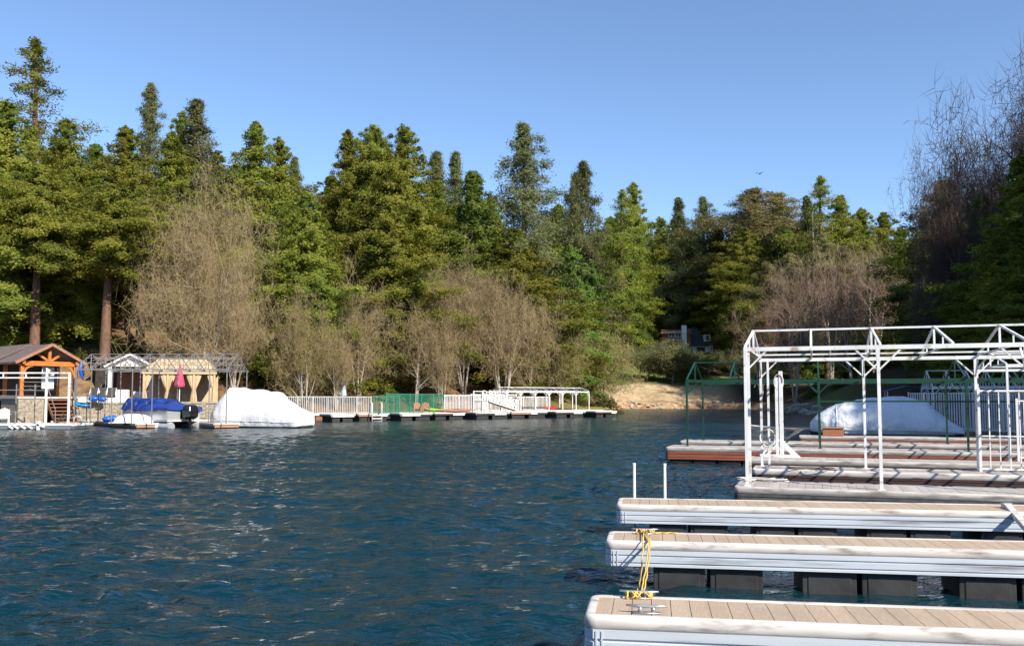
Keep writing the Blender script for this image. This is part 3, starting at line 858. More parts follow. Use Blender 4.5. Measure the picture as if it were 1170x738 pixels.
for a in [
    ('bareA', 232, 226, 168, 79, 'broad rounded tan leafless tree, largest on the left shore', GB),
    ('budA', 350, 338, 84, 80, 'olive budding tree behind the white wrapped boat', GB),
    ('bareB', 410, 316, 98, 88, 'tan leafless tree above the grey picket fence', GB),
    ('bareC', 384, 372, 60, 84, 'low leafless tree over the pale closed umbrella', GB),
    ('bareB', 474, 322, 110, 90, 'leafless tree leaning over the flat-roofed stone hut', GB),
    ('bareA', 530, 300, 140, 97, 'tall tan leafless tree at the centre of the shore', GB),
    ('bareC', 575, 322, 100, 96, 'leafless tree with pale stems behind the gangway', GB),
    ('bareB', 608, 336, 84, 100, 'leafless tree with pale stems behind the white arched frame', GB),
    ('budA', 640, 362, 76, 106, 'yellow-green budding tree over the right end of the white arched frame', GB),
    ('budB', 690, 376, 98, 124, 'rounded yellow-green budding tree at the point of the shore', GB),
    ('budB', 668, 392, 60, 122, 'small budding tree left of the rounded one at the point', GB),
    ('bareC', 505, 370, 60, 90, 'short leafless tree between the hut and the green fence', GB),
    ('bareC', 268, 330, 80, 84, 'leafless tree leaning right of the broad tan one', GB),
    ('pinkA', 908, 300, 92, 140, 'pinkish leafless tree at the left of the far right row', GB),
    ('pinkB', 950, 286, 84, 146, 'pinkish leafless tree with a leaning pale stem', GB),
    ('pinkA', 1000, 282, 100, 142, 'tallest pinkish leafless tree with white forked stems', GB),
    ('pinkB', 1042, 300, 70, 130, 'pinkish leafless tree beside the dark right bank', GB),
    ('pinkA', 870, 345, 84, 165, 'pinkish leafless tree behind the left post of the steel frame', GB),
    ('pinkB', 975, 320, 90, 128, 'lower pinkish leafless tree in front of the tallest pinkish one', GB),
    ('pinkA', 1080, 310, 80, 100, 'bare tree in half shade left of the dark conifers', GB),
    ('oakA', 1084, 190, 120, 78, 'spreading leafless oak with a rounded dark crown on the right bank', GB),
    ('oakA', 1200, 84, 230, 98, 'very tall leafless oak cut by the right edge of the photo', GB),
    ('oakA', 1166, 196, 110, 106, 'leafless oak half hidden behind the very tall one on the right', GB),
    ('fruitA', 767, 392, 62, 187, 'grey fruit tree with a forked trunk alone on the lawn', 'fruit trees on the lawn'),
    ('fruitA', 738, 396, 54, 192, 'fruit tree left of the forked grey one on the lawn', 'fruit trees on the lawn'),
    ('fruitA', 805, 404, 60, 193, 'low fruit tree below the dark house roof', 'fruit trees on the lawn'),
    ('fruitA', 840, 402, 60, 195, 'low fruit tree behind the green posts', 'fruit trees on the lawn'),
        ]: tree(*a)

# bushes
def bush_proto(seed):
    rng = np.random.RandomState(seed)
    a = rng.normal(size=(70, 3)); a /= np.linalg.norm(a, axis=1, keepdims=True); a[:, 2] = np.abs(a[:, 2])
    C = a * rng.uniform(.45, 1, (70, 1)) * np.array([1.0, 1.0, .9])
    t = thing('bush', None, 'bush')
    link_mesh('foliage', quads_mesh('foliage', leaves(C, rng, 14, .14, .2, .09)), 'bush_leaf', t)
    sg = [(0, 0, 0, *(c * .9), .02, .008) for c in C[::6]]
    link_mesh('stems', tubes_mesh('stems', sg, 4), 'bark_grey', t)
    return t
bushes = [bush_proto(41), bush_proto(42)]
rb = random.Random(9)
GBU = 'bushes of the lake bank'
spots = [(690, 450, 110, 2.0, 'rounded olive bush right of the white arched frame, at the water')]
for px, Yd, s, lab in [(660, 112, 1.3, None), (675, 116, 1.1, None), (712, 128, 1.2, None), (640, 112, 1.2, None), (620, 108, 1.0, None), (560, 104, 1.2, None), (540, 102, 1.2, None), (515, 101, 1.0, None),
        (455, 97, 1.1, None), (420, 96, 1.2, None), (380, 90, 1.2, None), (330, 84, 1.3, None), (300, 84, 1.0, None), (285, 88, 1.5, None), (250, 86, 1.6, None), (90, 80, 1.0, None), (150, 84, 1.4, None), (200, 84, 1.2, None), (60, 80, 1.2, None), (20, 79, 1.2, None),
        (310, 96, 1.5, None), (360, 100, 1.6, None), (470, 104, 1.5, None), (590, 112, 1.5, None), (635, 124, 1.5, None), (700, 150, 1.4, None), (830, 216, 2, None), (745, 218, 2, None), (860, 196, 1.6, None), (890, 150, 1.5, None), (930, 140, 1.6, None), (960, 132, 1.5, None), (1000, 120, 1.5, None), (1040, 108, 1.5, None), (905, 160, 1.5, None), (985, 140, 1.5, None), (1060, 90, 1.4, None), (1100, 70, 1.4, None), (1020, 130, 1.7, None),
        (880, 172, 1.5, None), (872, 178, 1.8, None), (915, 178, 1.8, None), (735, 219, 2, None), (702, 216, 2, None)]:
    x = WX(px, Yd); y = Yd
    if lake_dist(np.array([x]), np.array([y]))[0] < .6: continue
    j = rb.randrange(2); s *= rb.uniform(.8, 1.2)
    dup(bushes[j], (x, y, gz(x, y) - .1), rb.uniform(0, 6), 'low olive-brown bush growing on the lake bank under the trees', GBU, (s * rb.uniform(.9, 1.3), s, s * rb.uniform(.7, 1.1)))
for b_, (px, Yd, s, lab) in zip(bushes, [(691, 113, 1.9, 'rounded olive bush at the water beside the white arched frame'), (704, 119, 1.3, 'smaller olive bush on the point right of the rounded one')]):
    x = WX(px, Yd); b_.location = (x, Yd, gz(x, Yd) - .1); b_.scale = (s, s, s * .8); b_['label'] = lab
# boulders by the water on the far right
def rock_proto(seed):
    rng = np.random.RandomState(seed)
    m = MB(); n = 9; rings = []
    for i in range(6):
        th = pi * (i + .02) / 5.04
        rings.append([((sin(th) + .02) * (1 + rng.normal() * .13) * cos(2 * pi * k / n), (sin(th) + .02) * (1 + rng.normal() * .13) * sin(2 * pi * k / n), -.7 * cos(th) + rng.normal() * .05) for k in range(n)])
    m.loft(rings)
    t = m.build('boulder', 'rock')
    return tag(t, 'pale grey boulder in the heap at the waterline', 'boulder', 'boulders at the waterline')
rocks = [rock_proto(k) for k in (1, 2, 3)]
for i in range(46):
    px = 868 + 66 * rb.random() ; f = (px - 868) / 66
    x = 39.5 - 2.2 * f + rb.uniform(-.5, 1.6) - (0 if i % 3 else .8); y = 128 - 34 * f + rb.uniform(-2, 2)
    d = lake_dist(np.array([x]), np.array([y]))[0]
    x -= d - rb.uniform(-.4, 1.6)
    z = max(gz(x, y), -.1) + rb.uniform(-.1, .25); s = rb.uniform(.25, .75)
    if i < 3: o = rocks[i]; o.location = (x, y, z)
    else:
        o = rocks[i % 3].copy(); col.objects.link(o); o.location = (x, y, z)
    o.scale = (s * rb.uniform(.9, 1.5), s, s * rb.uniform(.7, 1.1)); o.rotation_euler = (rb.uniform(-.4, .4), rb.uniform(-.4, .4), rb.uniform(0, 6))

for i in range(34):                                                   # loose stones along the foot of the sandy bank
    x = 17.5 + 25 * rb.random(); y = 172.0
    d = lake_dist(np.array([x]), np.array([y]))[0]
    y -= d - rb.uniform(.1, 2.2)
    o = rocks[i % 3].copy(); col.objects.link(o); s = rb.uniform(.12, .42)
    o.location = (x, y, gz(x, y) + .02); o.scale = (s * rb.uniform(.9, 1.6), s, s * .8); o.rotation_euler = (0, 0, rb.uniform(0, 6))
    o['label'] = 'loose stone along the foot of the sandy bank'; o['group'] = 'stones at the foot of the beach'
# ------------------------------------------------------------------ right marina
A1, A2 = radians(-9.04), radians(-19.0)
def uv(u, v, a, z=0.0): return Vector((u * cos(a) - v * sin(a), u * sin(a) + v * cos(a), z))
def round_path(L, W, r=.07, n=4):
    p = [(L, W)]
    for cx, cy, a0 in ((r, W - r, pi / 2), (r, r, pi)):
        p += [(cx + r * cos(a0 + pi / 2 * k / n), cy + r * sin(a0 + pi / 2 * k / n)) for k in range(n + 1)]
    return p + [(L, 0)]
def dock(label, L, W, loc, rz, D=.5, deck='deck_tan', rail='rail_vinyl', fascia='aluminium', fh=.175, rail_h=.085, floats=(), fd=.3, pitch=.142, group=None, frame=True, fmat='float_black', name='floating_dock', gap=.005, cleats=()):
    t = thing(name, label, 'dock', loc, rz, group)
    m = MB(); n = int((L - .03) / pitch)
    for i in range(n): m.box(.03 + i * pitch, .03 + (i + 1) * pitch - gap, .025, W - .025, D - .03, D)
    m.build('decking', deck, t)
    h = rail_h
    prof = [(-.05, D + .005), (-.004, D + .008), (.012, D + .002), (.022, D - .014), (.026, D - .035), (.024, D - h + .01), (.015, D - h), (-.05, D - h)]
    m = MB(); m.sweep(round_path(L, W), prof); m.build('bumper_rail', rail, t, smooth=True, angle=50)
    a, b = D - h - .002, D - h - fh
    k = fh / 6
    prof = [(-.05, a), (.022, a), (.022, a - 1.7 * k), (.006, a - 1.9 * k), (.006, a - 2.2 * k), (.022, a - 2.4 * k), (.022, a - 4.4 * k), (.006, a - 4.6 * k), (.006, a - 4.9 * k), (.022, a - 5.1 * k), (.022, b), (-.05, b)]
    m = MB(); m.sweep(round_path(L, W, .05, 1), prof)
    for x in (.06, .10): m.box(x, x + .012, -.030, -.0225, b + .01, a - .01)
    m.build('fascia', fascia, t)
    if frame:
        m = MB()
        for x in np.arange(.3, L, 1.45): m.box(x, x + .07, .03, W - .03, b - .02, D - .035)
        for y in (.12, W - .19): m.box(.1, L, y, y + .07, b - .012, D - .04)
        m.build('under_frame', 'dark_grate', t)
    for x, w in floats:
        m = MB().box(x, x + w, .05, W - .05, b - fd - .05, b - .004)
        m.box(x + w * .1, x + w * .9, .04, .06, b - fd, b - .045)
        m.build('float', fmat, t, bevel=.015)
    for x, y in cleats: cleat(t, x, y, D)
    return t
def cleat(t, x, y, D, s=1.0):
    m = MB()
    m.box(x - .10 * s, x + .10 * s, y - .025, y + .025, D + .001, D + .012)
    for q in (-.05, .05): m.tube([(x + q * s, y, D + .01), (x + q * s * .9, y, D + .05 * s)], [.016 * s, .011 * s], 8)
    m.tube([(x - .15 * s, y, D + .058 * s), (x - .06 * s, y, D + .052 * s), (x + .06 * s, y, D + .052 * s), (x + .15 * s, y, D + .058 * s)], [.007 * s, .012 * s, .012 * s, .007 * s], 8)
    m.build('cleat', 'galvanised', t, smooth=True)
def pairs(a, b, pitch=1.55, w=.58, g=.06):
    out = []
    x = a
    while x < b: out += [(x, w), (x + w + g, w)]; x += pitch
    return out
GD = 'pale finger docks at the right'
d1 = dock('nearest tan finger dock with two cleats, a yellow rope tied at its back', 9.5, .66, uv(-.47, 6.37, A1), A1, floats=pairs(.35, 9, 1.55, .55), fh=.22, fd=.26, group=GD, cleats=((.42, .13), (.36, .60)))
d2 = dock('second tan finger dock from the front, a yellow rope on its end cleat', 10, .68, uv(-.49, 9.69, A1), A1, floats=pairs(.49, 9.5, 1.55, .55, .05), fd=.28, group=GD, cleats=((.40, .56),))
d3 = dock('third tan finger dock from the front with two upright white ladder pipes at its end', 10.5, .86, uv(-.5, 12.97, A1), A1, floats=pairs(.45, 10, 1.5, .53, .05), fd=.24, group=GD)
# ladder pipes
t = thing('boarding_ladder', 'boarding ladder with two upright white pipes at the end of the third dock', 'ladder', uv(-.5, 12.97, A1), A1)
for x in (.22, .69):
    MB().tube([(x, 0.95, -.3), (x, 0.95, .45), (x, 0.945, 1.02)], .023, 10).tube([(x, 0.945, 1.0), (x, 0.945, 1.035)], .027, 10).build('rail', 'white_steel', t, smooth=True, angle=40)
m = MB()
for z in (-.25, .0, .25): m.tube([(.22, 0.95, z), (.69, 0.95, z)], .016, 8)
m.build('rung', 'white_steel', t, smooth=True)
# yellow mooring rope between the second and the first dock
def rope_line(p, q, sag, n=16, wig=.0, seed=0):
    r = random.Random(seed); p, q = Vector(p), Vector(q); out = []
    for i in range(n + 1):
        s = i / n; c = p.lerp(q, s); c.z -= sag * 4 * s * (1 - s)
        c += Vector((r.uniform(-wig, wig), r.uniform(-wig, wig), 0)); out.append(c)
    return out
c2 = uv(-.49, 9.69, A1) + Vector((.40 * cos(A1) - .56 * sin(A1), .40 * sin(A1) + .56 * cos(A1), .54))
c1 = uv(-.47, 6.37, A1) + Vector((.36 * cos(A1) - .60 * sin(A1), .36 * sin(A1) + .60 * cos(A1), .54))
e2 = uv(-.49, 9.69, A1) + Vector((.42 * cos(A1) + .07 * sin(A1), .42 * sin(A1) - .07 * cos(A1), .53))
e1 = uv(-.47, 6.37, A1) + Vector((.36 * cos(A1) - .71 * sin(A1), .36 * sin(A1) + .71 * cos(A1), .52))
t = thing('mooring_rope', 'yellow mooring rope looped round the cleats of the two nearest docks', 'rope', (0, 0, 0))
m = MB()
for dx, sg in ((-.035, .10), (.02, .04), (.04, .06)):
    o = Vector((dx, 0, 0))
    m.tube([c2 + o * .4] + [e2 + o] + rope_line(e2 + o + Vector((0, -.02, -.02)), e1 + o * .7, sg, 14, .006, int(dx * 100)) + [c1 + o * .5], .0075, 6)
m.build('line', 'rope_yellow', t, smooth=True)
for c, seed in ((c1, 3), (c2, 4)):
    m = MB(); r = random.Random(seed)
    pts = []
    for i in range(110):
        a = i * .55; k = sin(a * .5)
        pts.append(c + Vector((.10 * sin(a * .21) + r.uniform(-.008, .008), .034 * cos(a) + r.uniform(-.006, .006), -.012 + .026 * sin(a))))
    m.tube(pts, .007, 6)
    if seed == 4: m.tube([c + Vector((.05 + .022 * i, .02 * sin(i * 1.3), -.028)) for i in range(15)], .0085, 6)
    m.build('hitch', 'rope_yellow', t, smooth=True)
# plank leaning between the third and second dock
p = at_z(1151, 578, .53); q = at_z(1206, 640, .20)
t = thing('wooden_spar', 'white weathered spar leaning off the front of the third dock at the right edge', 'spar', p)
MB().bar((0, 0, 0), q - p, .09, .07).build('beam', 'rail_vinyl', t, bevel=.008)
MB().box(-.06, .06, -.02, .06, -.035, .045).build('bracket', 'galvanised', t)

# steel docks of the boat slips
GS = 'weathered slip docks under the steel frames'
d4 = dock('weathered grey slip dock carrying the near posts of the white steel frame', 13, 1.15, uv(-1.34, 15.9, A2), A2, deck='deck_grey', rail='rail_dirty', fascia='dark_grate', floats=pairs(.1, 12, 1.5, .68), fd=.2, fh=.16, rail_h=.11, group=GS)
d5 = dock('weathered slip dock carrying the far posts of the white steel frame and the barred panel', 13, 1.05, uv(-1.3, 20.0, A2), A2, deck='deck_grey', rail='rail_vinyl', fascia='dark_red_fascia', floats=pairs(.1, 12, 1.5, .68), fd=.2, fh=.14, rail_h=.12, group=GS)
d6 = dock('weathered slip dock with the two braced white guide posts', 15, 1.2, uv(-1.6, 23.2, A2), A2, deck='deck_grey', rail='rail_dirty', fascia='dark_red_fascia', floats=pairs(.1, 14, 1.5, .68), fd=.2, fh=.18, rail_h=.12, group=GS)
d7 = dock('long slip dock with red-brown side boards under the near green posts', 18, 1.4, uv(-4.45, 27.9, A2), A2, deck='deck_grey', rail='rail_dirty', fascia='red_fascia', floats=pairs(.1, 17, 1.5, .68), fd=.12, fh=.24, rail_h=.12, group=GS)
d8 = dock('long slip dock under the far green posts', 18, 1.3, uv(-4.6, 32.0, A2), A2, deck='deck_grey', rail='rail_dirty', fascia='dark_red_fascia', floats=pairs(.1, 17, 1.5, .68), fd=.12, fh=.24, rail_h=.12, group=GS)
d9 = dock('shaded slip dock in front of the silver covered boat', 17, 1.3, uv(-.6, 37.6, A2), A2, deck='deck_grey', rail='rail_dirty', fascia='red_fascia', floats=pairs(.1, 16, 1.5, .68), fd=.12, fh=.24, rail_h=.12, group=GS)
d10 = dock('shaded slip dock behind the silver covered boat', 17, 1.3, uv(-1.5, 47.5, A2), A2, deck='deck_grey', rail='rail_dirty', fascia='wood_fascia', floats=pairs(.1, 16, 1.5, .68), fd=.12, fh=.24, rail_h=.12, group=GS)
wk = dock('shore walkway joining the slip docks on the right', 40, 1.8, uv(12.2, 15, A2), A2 + pi / 2, deck='deck_grey', rail='rail_dirty', fascia='dark_grate', floats=pairs(.2, 39, 2.6, 1.0), D=.49, name='walkway')
# grey drive-on mats in the near slip
GM = 'grey drive-on mats in the near slip'
proto = None
for i in range(7):
    u = -1.0 + i * 1.72
    if not proto:
        proto = MB().box(0, 1.66, 0, 2.2, .04, .30).build('slip_mat', 'grey_mat', bevel=.02)
        o = proto
    else:
        o = proto.copy(); col.objects.link(o)
    o.location = uv(u, 17.38, A2); o.rotation_euler.z = A2
    tag(o, 'flat grey rubber platform floating in the slip between the two nearest weathered docks', 'platform', GM)

def truss_frame(name, label, loc, rz, L, Wd, D, ze, zr, posts, trusses, m, th=.05, braces=True, cat='boat shelter', rear_double=True, web=2, purlins=True, group=None):
    """open steel boat shelter: x along the slip, y from near to far eave"""
    t = thing(name, label, cat, loc, rz, group)
    for x in posts:
        MB().bar((x, 0, D), (x, 0, ze), th).box(x - th * 1.1, x + th * 1.1, -th * 1.1, th * 1.1, D, D + .012).build('post', m, t)
        MB().bar((x, Wd, D), (x, Wd, ze), th).box(x - th * 1.1, x + th * 1.1, Wd - th * 1.1, Wd + th * 1.1, D, D + .012).build('post', m, t)
    for y in (0, Wd):
        MB().bar((-th / 2, y, ze + th * .7), (L, y, ze + th * .7), th, th * 1.4).build('eave_beam', m, t)
    MB().bar((-th / 2, Wd / 2, zr), (L, Wd / 2, zr), th * .7).build('ridge_beam', m, t)
    if purlins:
        MB().bar((0, Wd * .82, ze + th * 2.2), (L, Wd * .82, ze + th * 2.2), th * .6).build('purlin', m, t)
    for x in trusses:
        g = MB(); c = Wd / 2; e = ze + th * 1.5
        g.bar((x, 0, e), (x, c, zr), th * .75).bar((x, Wd, e), (x, c, zr), th * .75)
        g.bar((x, 0, e + .01), (x, Wd, e + .01), th * .6)
        g.bar((x, c, e), (x, c, zr), th * .7)
        for k in range(1, web):
            f = k / web
            for s in (f, 2 - f): g.bar((x, c * s, e), (x, c * s, e + (zr - e) * f), th * .5)
        g.build('truss', m, t)
    if braces:
        for x in posts:
            for y, s in ((0, 1), (Wd, -1)):
                g = MB(); g.bar((x, y, ze - .38), (x, y + s * .38, ze), th * .55)
                if x < L - .5: g.bar((x, y, ze - .36), (x + .36, y, ze), th * .55)
                if x > .5: g.bar((x, y, ze - .36), (x - .36, y, ze), th * .55)
                g.build('knee_brace', m, t)
    return t
fa = truss_frame('boat_shelter', 'large open white steel boat shelter frame with gable trusses on the near slip docks', uv(-1.15, 16.16, A2), A2, 11.2, 4.75, .5, 2.88, 3.42,
            [0, 2.2, 4.42, 6.65, 8.9], [0, 1.12, 2.24, 3.36, 4.48, 5.6, 6.72, 7.84, 8.96, 10.08], 'white_steel', th=.052)
for x, y in ((0, .8), (.16, 4.75)):
    MB().bar((x, y, .5), (x, y, 2.9), .048).build('post', 'white_steel', fa)
fb = truss_frame('boat_shelter', 'second white steel shelter frame behind the barred panel at the right edge', uv(4.55, 24.6, A2), A2, 8, 4.2, .5, 2.82, 3.25,
            [0, 2.4, 4.8, 7.2], [0, 1.2, 2.4, 3.6, 4.8, 6, 7.2], 'shade_white', th=.05, braces=False)
fg = truss_frame('boat_shelter', 'low green steel boat shelter frame on the long red-brown docks', uv(-3.9, 28.75, A2), A2, 12.6, 4.3, .5, 2.55, 3.28,
            [0, 4.05, 8.15, 12.2], [0, 1.35, 4.05, 5.4, 8.15, 9.5, 12.2], 'green_steel', th=.06, purlins=False, web=1)
for a, b in ((4.05, 8.15), (8.15, 12.2)): MB().bar((a, 0, 1.95), (b, 0, 1.95), .05).build('mid_rail', 'green_steel', fg)
def bar_panel(name, label, loc, rz, L, z0, z1, m, sp=.2, th=.04, bt=.022, mid=(), cat='fence', posts=(), post_h=None, group=None, filler=None):
    t = thing(name, label, cat, loc, rz, group)
    MB().bar((0, 0, z1), (L, 0, z1), th).build('top_rail', m, t)
    MB().bar((0, 0, z0), (L, 0, z0), th).build('bottom_rail', m, t)
    g = MB()
    for x in np.arange(sp, L - .01, sp): g.bar((x, 0, z0), (x, 0, z1), bt)
    for z in mid: g.bar((0, 0, z), (L, 0, z), bt * 1.2)
    g.build('bars', m, t)
    for x in posts: MB().bar((x, 0, z0 - .1), (x, 0, post_h or z1 + .06), th * 1.25).build('post', m, t)
    return t
bar_panel('barred_panel', 'white barred steel panel standing on the far dock of the large white frame', uv(3.30, 20.83, A2), A2, 4.6, .56, 2.20, 'white_steel', sp=.19, cat='barrier', mid=(1.25,), posts=(0, 2.3, 4.6))
bar_panel('barred_panel', 'smaller white barred panel seen through the larger one at the right edge', uv(4.7, 24.4, A2), A2, 4.0, .60, 1.98, 'shade_white', sp=.15, cat='barrier', posts=(0, 2, 4))
bar_panel('green_gate', 'dark green barred gate across the walkway in front of the silver boat', uv(6.6, 32.9, A2), A2, 1.9, .56, 2.2, 'green_steel', sp=.27, cat='gate', posts=(0, .95, 1.9), post_h=2.55)
# braced guide posts on the sixth dock
for i, (u, v, zt, lab) in enumerate(((-.82, 24.0, 2.75, 'thicker white guide post with a braced foot on the slip dock'), (-.95, 24.5, 2.6, 'thinner white guide post standing close behind the thicker braced one'))):
    t = thing('guide_post', lab, 'post', uv(u, v, A2), A2)
    w = .10 - .025 * i
    MB().bar((0, 0, .3), (0, 0, zt), w).build('shaft', 'white_steel', t, bevel=.006)
    g = MB()
    for s in (-1, 1): g.bar((s * .42, 0, .52), (0, 0, .95), .06)
    g.bar((-.45, -.02, .53), (.45, -.02, .53), .07, .05); g.build('foot_brace', 'white_steel', t)
    if not i: MB().tube([(0.12 * cos(a) - .05, -.07 + .01 * a, zt - .28 + .2 * sin(a)) for a in np.arange(0, 14, .5)], .012, 5).build('cable', 'rope_white', t)
# coils and lines lying on the slip docks
for u, v, z, lab, sd in ((-.95, 17.0, .53, 'tangled white rope lying on the nearest weathered slip dock', 1), (-.1, 19.95, .53, 'dark knotted rope and cleat lying on the dock of the far white posts', 2)):
    r = random.Random(sd); pts = []
    for i in range(90): a = i * .35; pts.append(((.28 * cos(a * .31) + .1 * cos(a)) * (1 + .4 * r.random()), (.12 * sin(a * .37) + .08 * sin(a)), .012 + .0006 * i))
    o = MB().tube(pts, .011, 5).build('rope_coil', 'rope_white' if sd == 1 else 'bark_dark', loc=uv(u, v, A2, z - .02), rotz=A2, smooth=True)
    tag(o, lab, 'rope')
o = MB().tube([(.17 * cos(a) * (1 - .006 * a), .02 * a * .2, .2 * sin(a)) for a in np.arange(0, 19, .4)], .012, 5).build('hose_coil', 'rope_white', loc=uv(-1.02, 20.75, A2, 1.15), rotz=A2, smooth=True)
tag(o, 'white hose coiled on the far left post of the large white frame', 'hose')

# silver shrink-covered boat
def wrapped_boat(name, label, loc, rz, L, prof, m, base='black_rubber', keel=.35):
    """prof: rows of (s along the length, half width, z base, z shoulder, z top, half width at top)"""
    t = thing(name, label, 'boat', loc, rz)
    P_ = np.array(prof, float); ss = np.linspace(0, 1, 34); rings = []
    rr = np.random.RandomState(int(L * 10))
    for s in ss:
        w, z0, z1, z2, wt = [np.interp(s, P_[:, 0], P_[:, k]) for k in range(1, 6)]
        j = lambda a: a * rr.normal() * .017
        rings.append([(s * L, -w * .93, z0), (s * L, -w + j(1), z0 + .3 * (z1 - z0)), (s * L, -w * (.97 + j(1)), z1), (s * L, -(w * .35 + wt * .65) + j(1), z1 + .55 * (z2 - z1) + j(2)), (s * L, -wt * .55, z2 - .05 + j(2)), (s * L, 0, z2 + j(1)),
                      (s * L, wt * .55, z2 - .05 + j(2)), (s * L, (w * .35 + wt * .65) + j(1), z1 + .55 * (z2 - z1) + j(2)), (s * L, w * (.97 + j(1)), z1), (s * L, w + j(1), z0 + .3 * (z1 - z0)), (s * L, w * .93, z0)])
    MB().loft(rings).build('cover', m, t, smooth=True, angle=50)
    for i in (6, 13, 20, 27):                                          # taped seams across the wrap
        MB().tube([Vector(p) + Vector((0, 0, .006)) for p in rings[i][1:-1]], .016, 5).build('seam', m, t)
    MB().tube([Vector(r[1]) + Vector((0, -.01, .02)) for r in rings], .018, 5).tube([Vector(r[-2]) + Vector((0, .01, .02)) for r in rings], .018, 5).build('hem_rope', 'rope_white', t)
    g = []
    for s in ss:
        w, z0 = np.interp(s, P_[:, 0], P_[:, 1]), np.interp(s, P_[:, 0], P_[:, 2])
        g.append([(s * L, -w * .9, z0 + .05), (s * L, -w * .55, z0 - keel), (s * L, w * .55, z0 - keel), (s * L, w * .9, z0 + .05)])
    MB().loft(g).build('hull', base, t)
    return t
wrapped_boat('covered_boat', 'boat wrapped in a silver cover behind the green posts at the right', uv(-.2, 43.2, A2), A2, 6.3,
             [(0, .25, .55, .8, .95, .1), (.06, .75, .5, .9, 1.35, .35), (.18, 1.15, .45, 1.0, 1.75, .6), (.34, 1.25, .45, 1.0, 2.0, .75), (.62, 1.25, .45, 1.0, 2.15, .8), (.78, 1.25, .45, .95, 1.9, .8), (.9, 1.2, .45, .8, 1.2, .8), (1, 1.05, .45, .65, .75, .8)], 'silver_wrap')
# clutter round the far slips
t = thing('storage_crate', 'red-brown wooden crate on the dock in front of the silver covered boat', 'crate', uv(.3, 38.0, A2, .5), A2)
MB().box(0, .8, 0, .5, 0, .32).build('body', 'plank_red', t, bevel=.02); MB().box(-.04, .84, -.04, .54, .32, .36).build('lid', 'wood_fascia', t)
t = thing('boat_trailer', 'small dark rowing boat moored left of the silver covered boat', 'boat', uv(-3.2, 44.6, A2, .12), A2)
t.name = 'rowing_boat'
rings = []
for s in np.linspace(0, 1, 12):
    w = .75 * (sin(pi * min(1, .22 + .8 * s) * .97)) ** .6; rings.append([(3.2 * s, -w, .45 + .18 * (1 - s) ** 2), (3.2 * s, -w * .6, -.1), (3.2 * s, w * .6, -.1), (3.2 * s, w, .45 + .18 * (1 - s) ** 2), (3.2 * s, w * .9, .4), (3.2 * s, -w * .9, .4)])
MB().loft(rings).build('hull', 'rail_dirty', t, smooth=True, angle=40)
MB().box(.9, 1.2, -.68, .68, .36, .40).box(2, 2.3, -.68, .68, .36, .40).build('thwart', 'wood_fascia', t)
GF2 = 'grey picket fences along the right bank'
for i, (p, q, h, lab) in enumerate((((1038, 47), (1112, 43), 1.75, 'grey picket fence under the far arched trusses on the right bank'), ((1112, 42), (1182, 38), 1.7, 'grey picket fence behind the white barred panels on the right bank'))):
    a = Vector((WX(p[0], p[1]), p[1], 0)); b = Vector((WX(q[0], q[1]), q[1], 0)); L = (b - a).length
    bar_panel('picket_fence', lab, a, math.atan2(b.y - a.y, b.x - a.x), L, .55, .55 + h, 'shade_white', sp=.16, bt=.05, group=GF2, posts=(0, L / 2, L))
truss_frame('boat_shelter', 'far white shelter frame with crossed arched trusses in front of the dark right bank', Vector((WX(1066, 45), 45, 0)), A2, 6.5, 5, .5, 2.55, 3.52,
            [0, 2.1, 4.2, 6.3], [0, .95, 1.9, 2.85, 3.8, 4.75, 5.7], 'shade_white', th=.06, web=3)
t = thing('tarp_canopy', 'small canopy with a blue tarp roof behind the silver covered boat', 'canopy', Vector((WX(1014, 52), 52, 0)), A2)
MB().prism([(-.1, 2.5), (1.1, 2.78), (2.3, 2.5), (2.3, 2.46), (1.1, 2.74), (-.1, 2.46)], -.1, 2.2).build('roof', 'blue_tarp', t)
for x in (0, 2.2):
    for y in (0, 2.1): MB().bar((x, y, .4), (x, y, 2.5), .06).build('pole', 'shade_white', t)
t = thing('handrail', 'curved pale handrail on the dock right of the silver covered boat', 'handrail', uv(7.5, 37.9, A2, .5), A2)
for y in (0, .6):
    MB().tube([(0, y, 0), (.1, y, .55), (.3, y, .8), (.6, y, .86), (2.6, y, .8), (4.2, y, .7), (4.2, y, 0)], .025, 6).build('rail', 'shade_white', t, smooth=True)
t = thing('dinghy', 'small white dinghy on the far dock right of the silver boat', 'boat', uv(9.8, 43.4, A2, .45), A2)
rings = [[(2.2 * s, -.6 * sin(pi * (.18 + .8 * s)), .5), (2.2 * s, -.35 * sin(pi * (.18 + .8 * s)), .1), (2.2 * s, .35 * sin(pi * (.18 + .8 * s)), .1), (2.2 * s, .6 * sin(pi * (.18 + .8 * s)), .5), (2.2 * s, 0, .44)] for s in np.linspace(0, 1, 10)]
MB().loft(rings).build('hull', 'shade_white', t, smooth=True, angle=40); MB().box(.9, 1.15, -.5, .5, .5, .54).build('thwart', 'rail_dirty', t)
